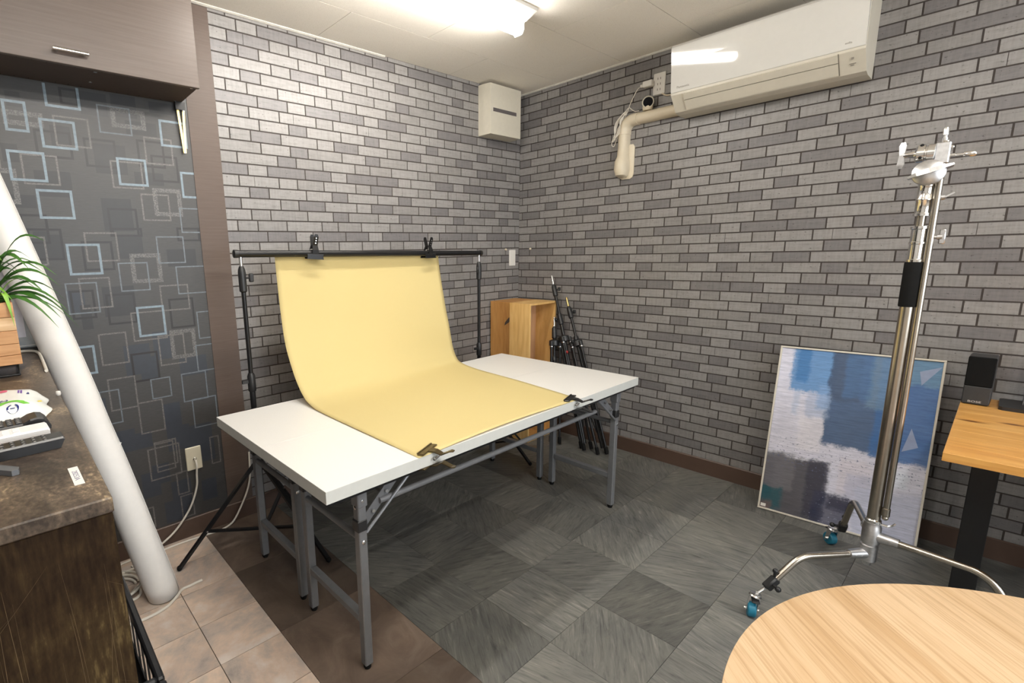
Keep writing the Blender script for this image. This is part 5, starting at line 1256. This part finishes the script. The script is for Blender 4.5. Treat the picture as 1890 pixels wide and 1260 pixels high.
mb = MB(); mb.tube([b0 + d * .02, b0 + d * 1.79], .040, 20); mb.build('core', 'white_paper', rl)
mb = MB(); q = b0.lerp(b1, .365) + xx * .058 - yy * .02
mb.add([tuple(q + Vector((-.006, -.01, .010))), tuple(q + Vector((.014, -.012, .006))), tuple(q + Vector((.010, -.010, -.004))), tuple(q + Vector((.0, -.008, -.010)))], [(0, 1, 2, 3)]); mb.build('tape_tab', 'white_paper', rl)

# ---- white power leads on the floor around the roll
mb = MB()
mb.tube(smooth_path([(-3.02, -.50, .006), (-2.96, -.515, .006), (-2.90, -.515, .006), (-2.845, -.500, .006), (-2.800, -.462, .0065), (-2.770, -.430, .0065), (-2.735, -.425, .006), (-2.685, -.418, .005)]), .0058, 8)
tag(mb.build('power_lead', 'cable_white'), 'white lead on the beige tiles round the foot of the paper roll', 'cable')
mb = MB()
for k in range(3):
    r_ = .075 + .012 * k; mb.tube([(-2.985 + r_ * math.cos(a), -.245 + r_ * 1.1 * math.sin(a), .006 + .009 * k) for a in [2 * PI * i / 28 for i in range(27)]], .0055, 8)
mb.tube(smooth_path([(-2.905, -.28, .006), (-2.908, -.33, .006), (-2.925, -.355, .006), (-2.955, -.36, .006)]), .0055, 8)
mb.tube(smooth_path([(-3.05, -.16, .03), (-2.99, -.175, .034), (-2.93, -.15, .02), (-2.88, -.12, .006)]), .0055, 8)
tag(mb.build('coiled_lead', 'cable_white'), 'coil of white leads on the floor behind the sideboard and paper roll', 'cable')

# ================================================================== black plastic crates beside the sideboard
def crate(y0, y1, label):
    x0, x1, h_ = -3.36, -2.984, .25
    T = thing('plastic_crate', label, 'crate', ((x0 + x1) / 2, (y0 + y1) / 2, 0), 'black crates beside the sideboard')
    mb = MB(); mb.box((x0 + .012, y0 + .012, 0), (x1 - .012, y1 - .012, .006)); mb.build('bottom', 'crate_plastic', T)
    for a_, b_ in (((x0 + .012, y0 + .012), (x0 + .016, y1 - .012)), ((x1 - .016, y0 + .012), (x1 - .012, y1 - .012)), ((x0 + .016, y0 + .012), (x1 - .016, y0 + .016)), ((x0 + .016, y1 - .016), (x1 - .016, y1 - .012))):
        lx, ly = b_[0] - a_[0], b_[1] - a_[1]; mb = MB(); k = 7
        mb.box((a_[0], a_[1], .006), (b_[0], b_[1], .05)); mb.box((a_[0], a_[1], .185), (b_[0], b_[1], h_ - .012))
        for i in range(k + 1):
            if lx > ly: xx_ = a_[0] + (lx - .016) * i / k; mb.box((xx_, a_[1], .05), (xx_ + .016, b_[1], .185))
            else: yy_ = a_[1] + (ly - .016) * i / k; mb.box((a_[0], yy_, .05), (b_[0], yy_ + .016, .185))
        mb.build('lattice_side', 'crate_plastic', T)
    mb = MB()
    for a_, b_ in (((x0, y0), (x0 + .020, y1)), ((x1 - .020, y0), (x1, y1)), ((x0 + .02, y0), (x1 - .02, y0 + .020)), ((x0 + .02, y1 - .020), (x1 - .02, y1))): mb.box((a_[0], a_[1], h_ - .020), (b_[0], b_[1], h_), 0, None, .005)
    mb.build('rim', 'crate_plastic', T)
    return T
crate(-1.158, -.560, 'black slotted plastic crate beside the sideboard, nearer the wall')
crate(-1.640, -1.166, 'black slotted plastic crate beside the sideboard, nearest the camera')
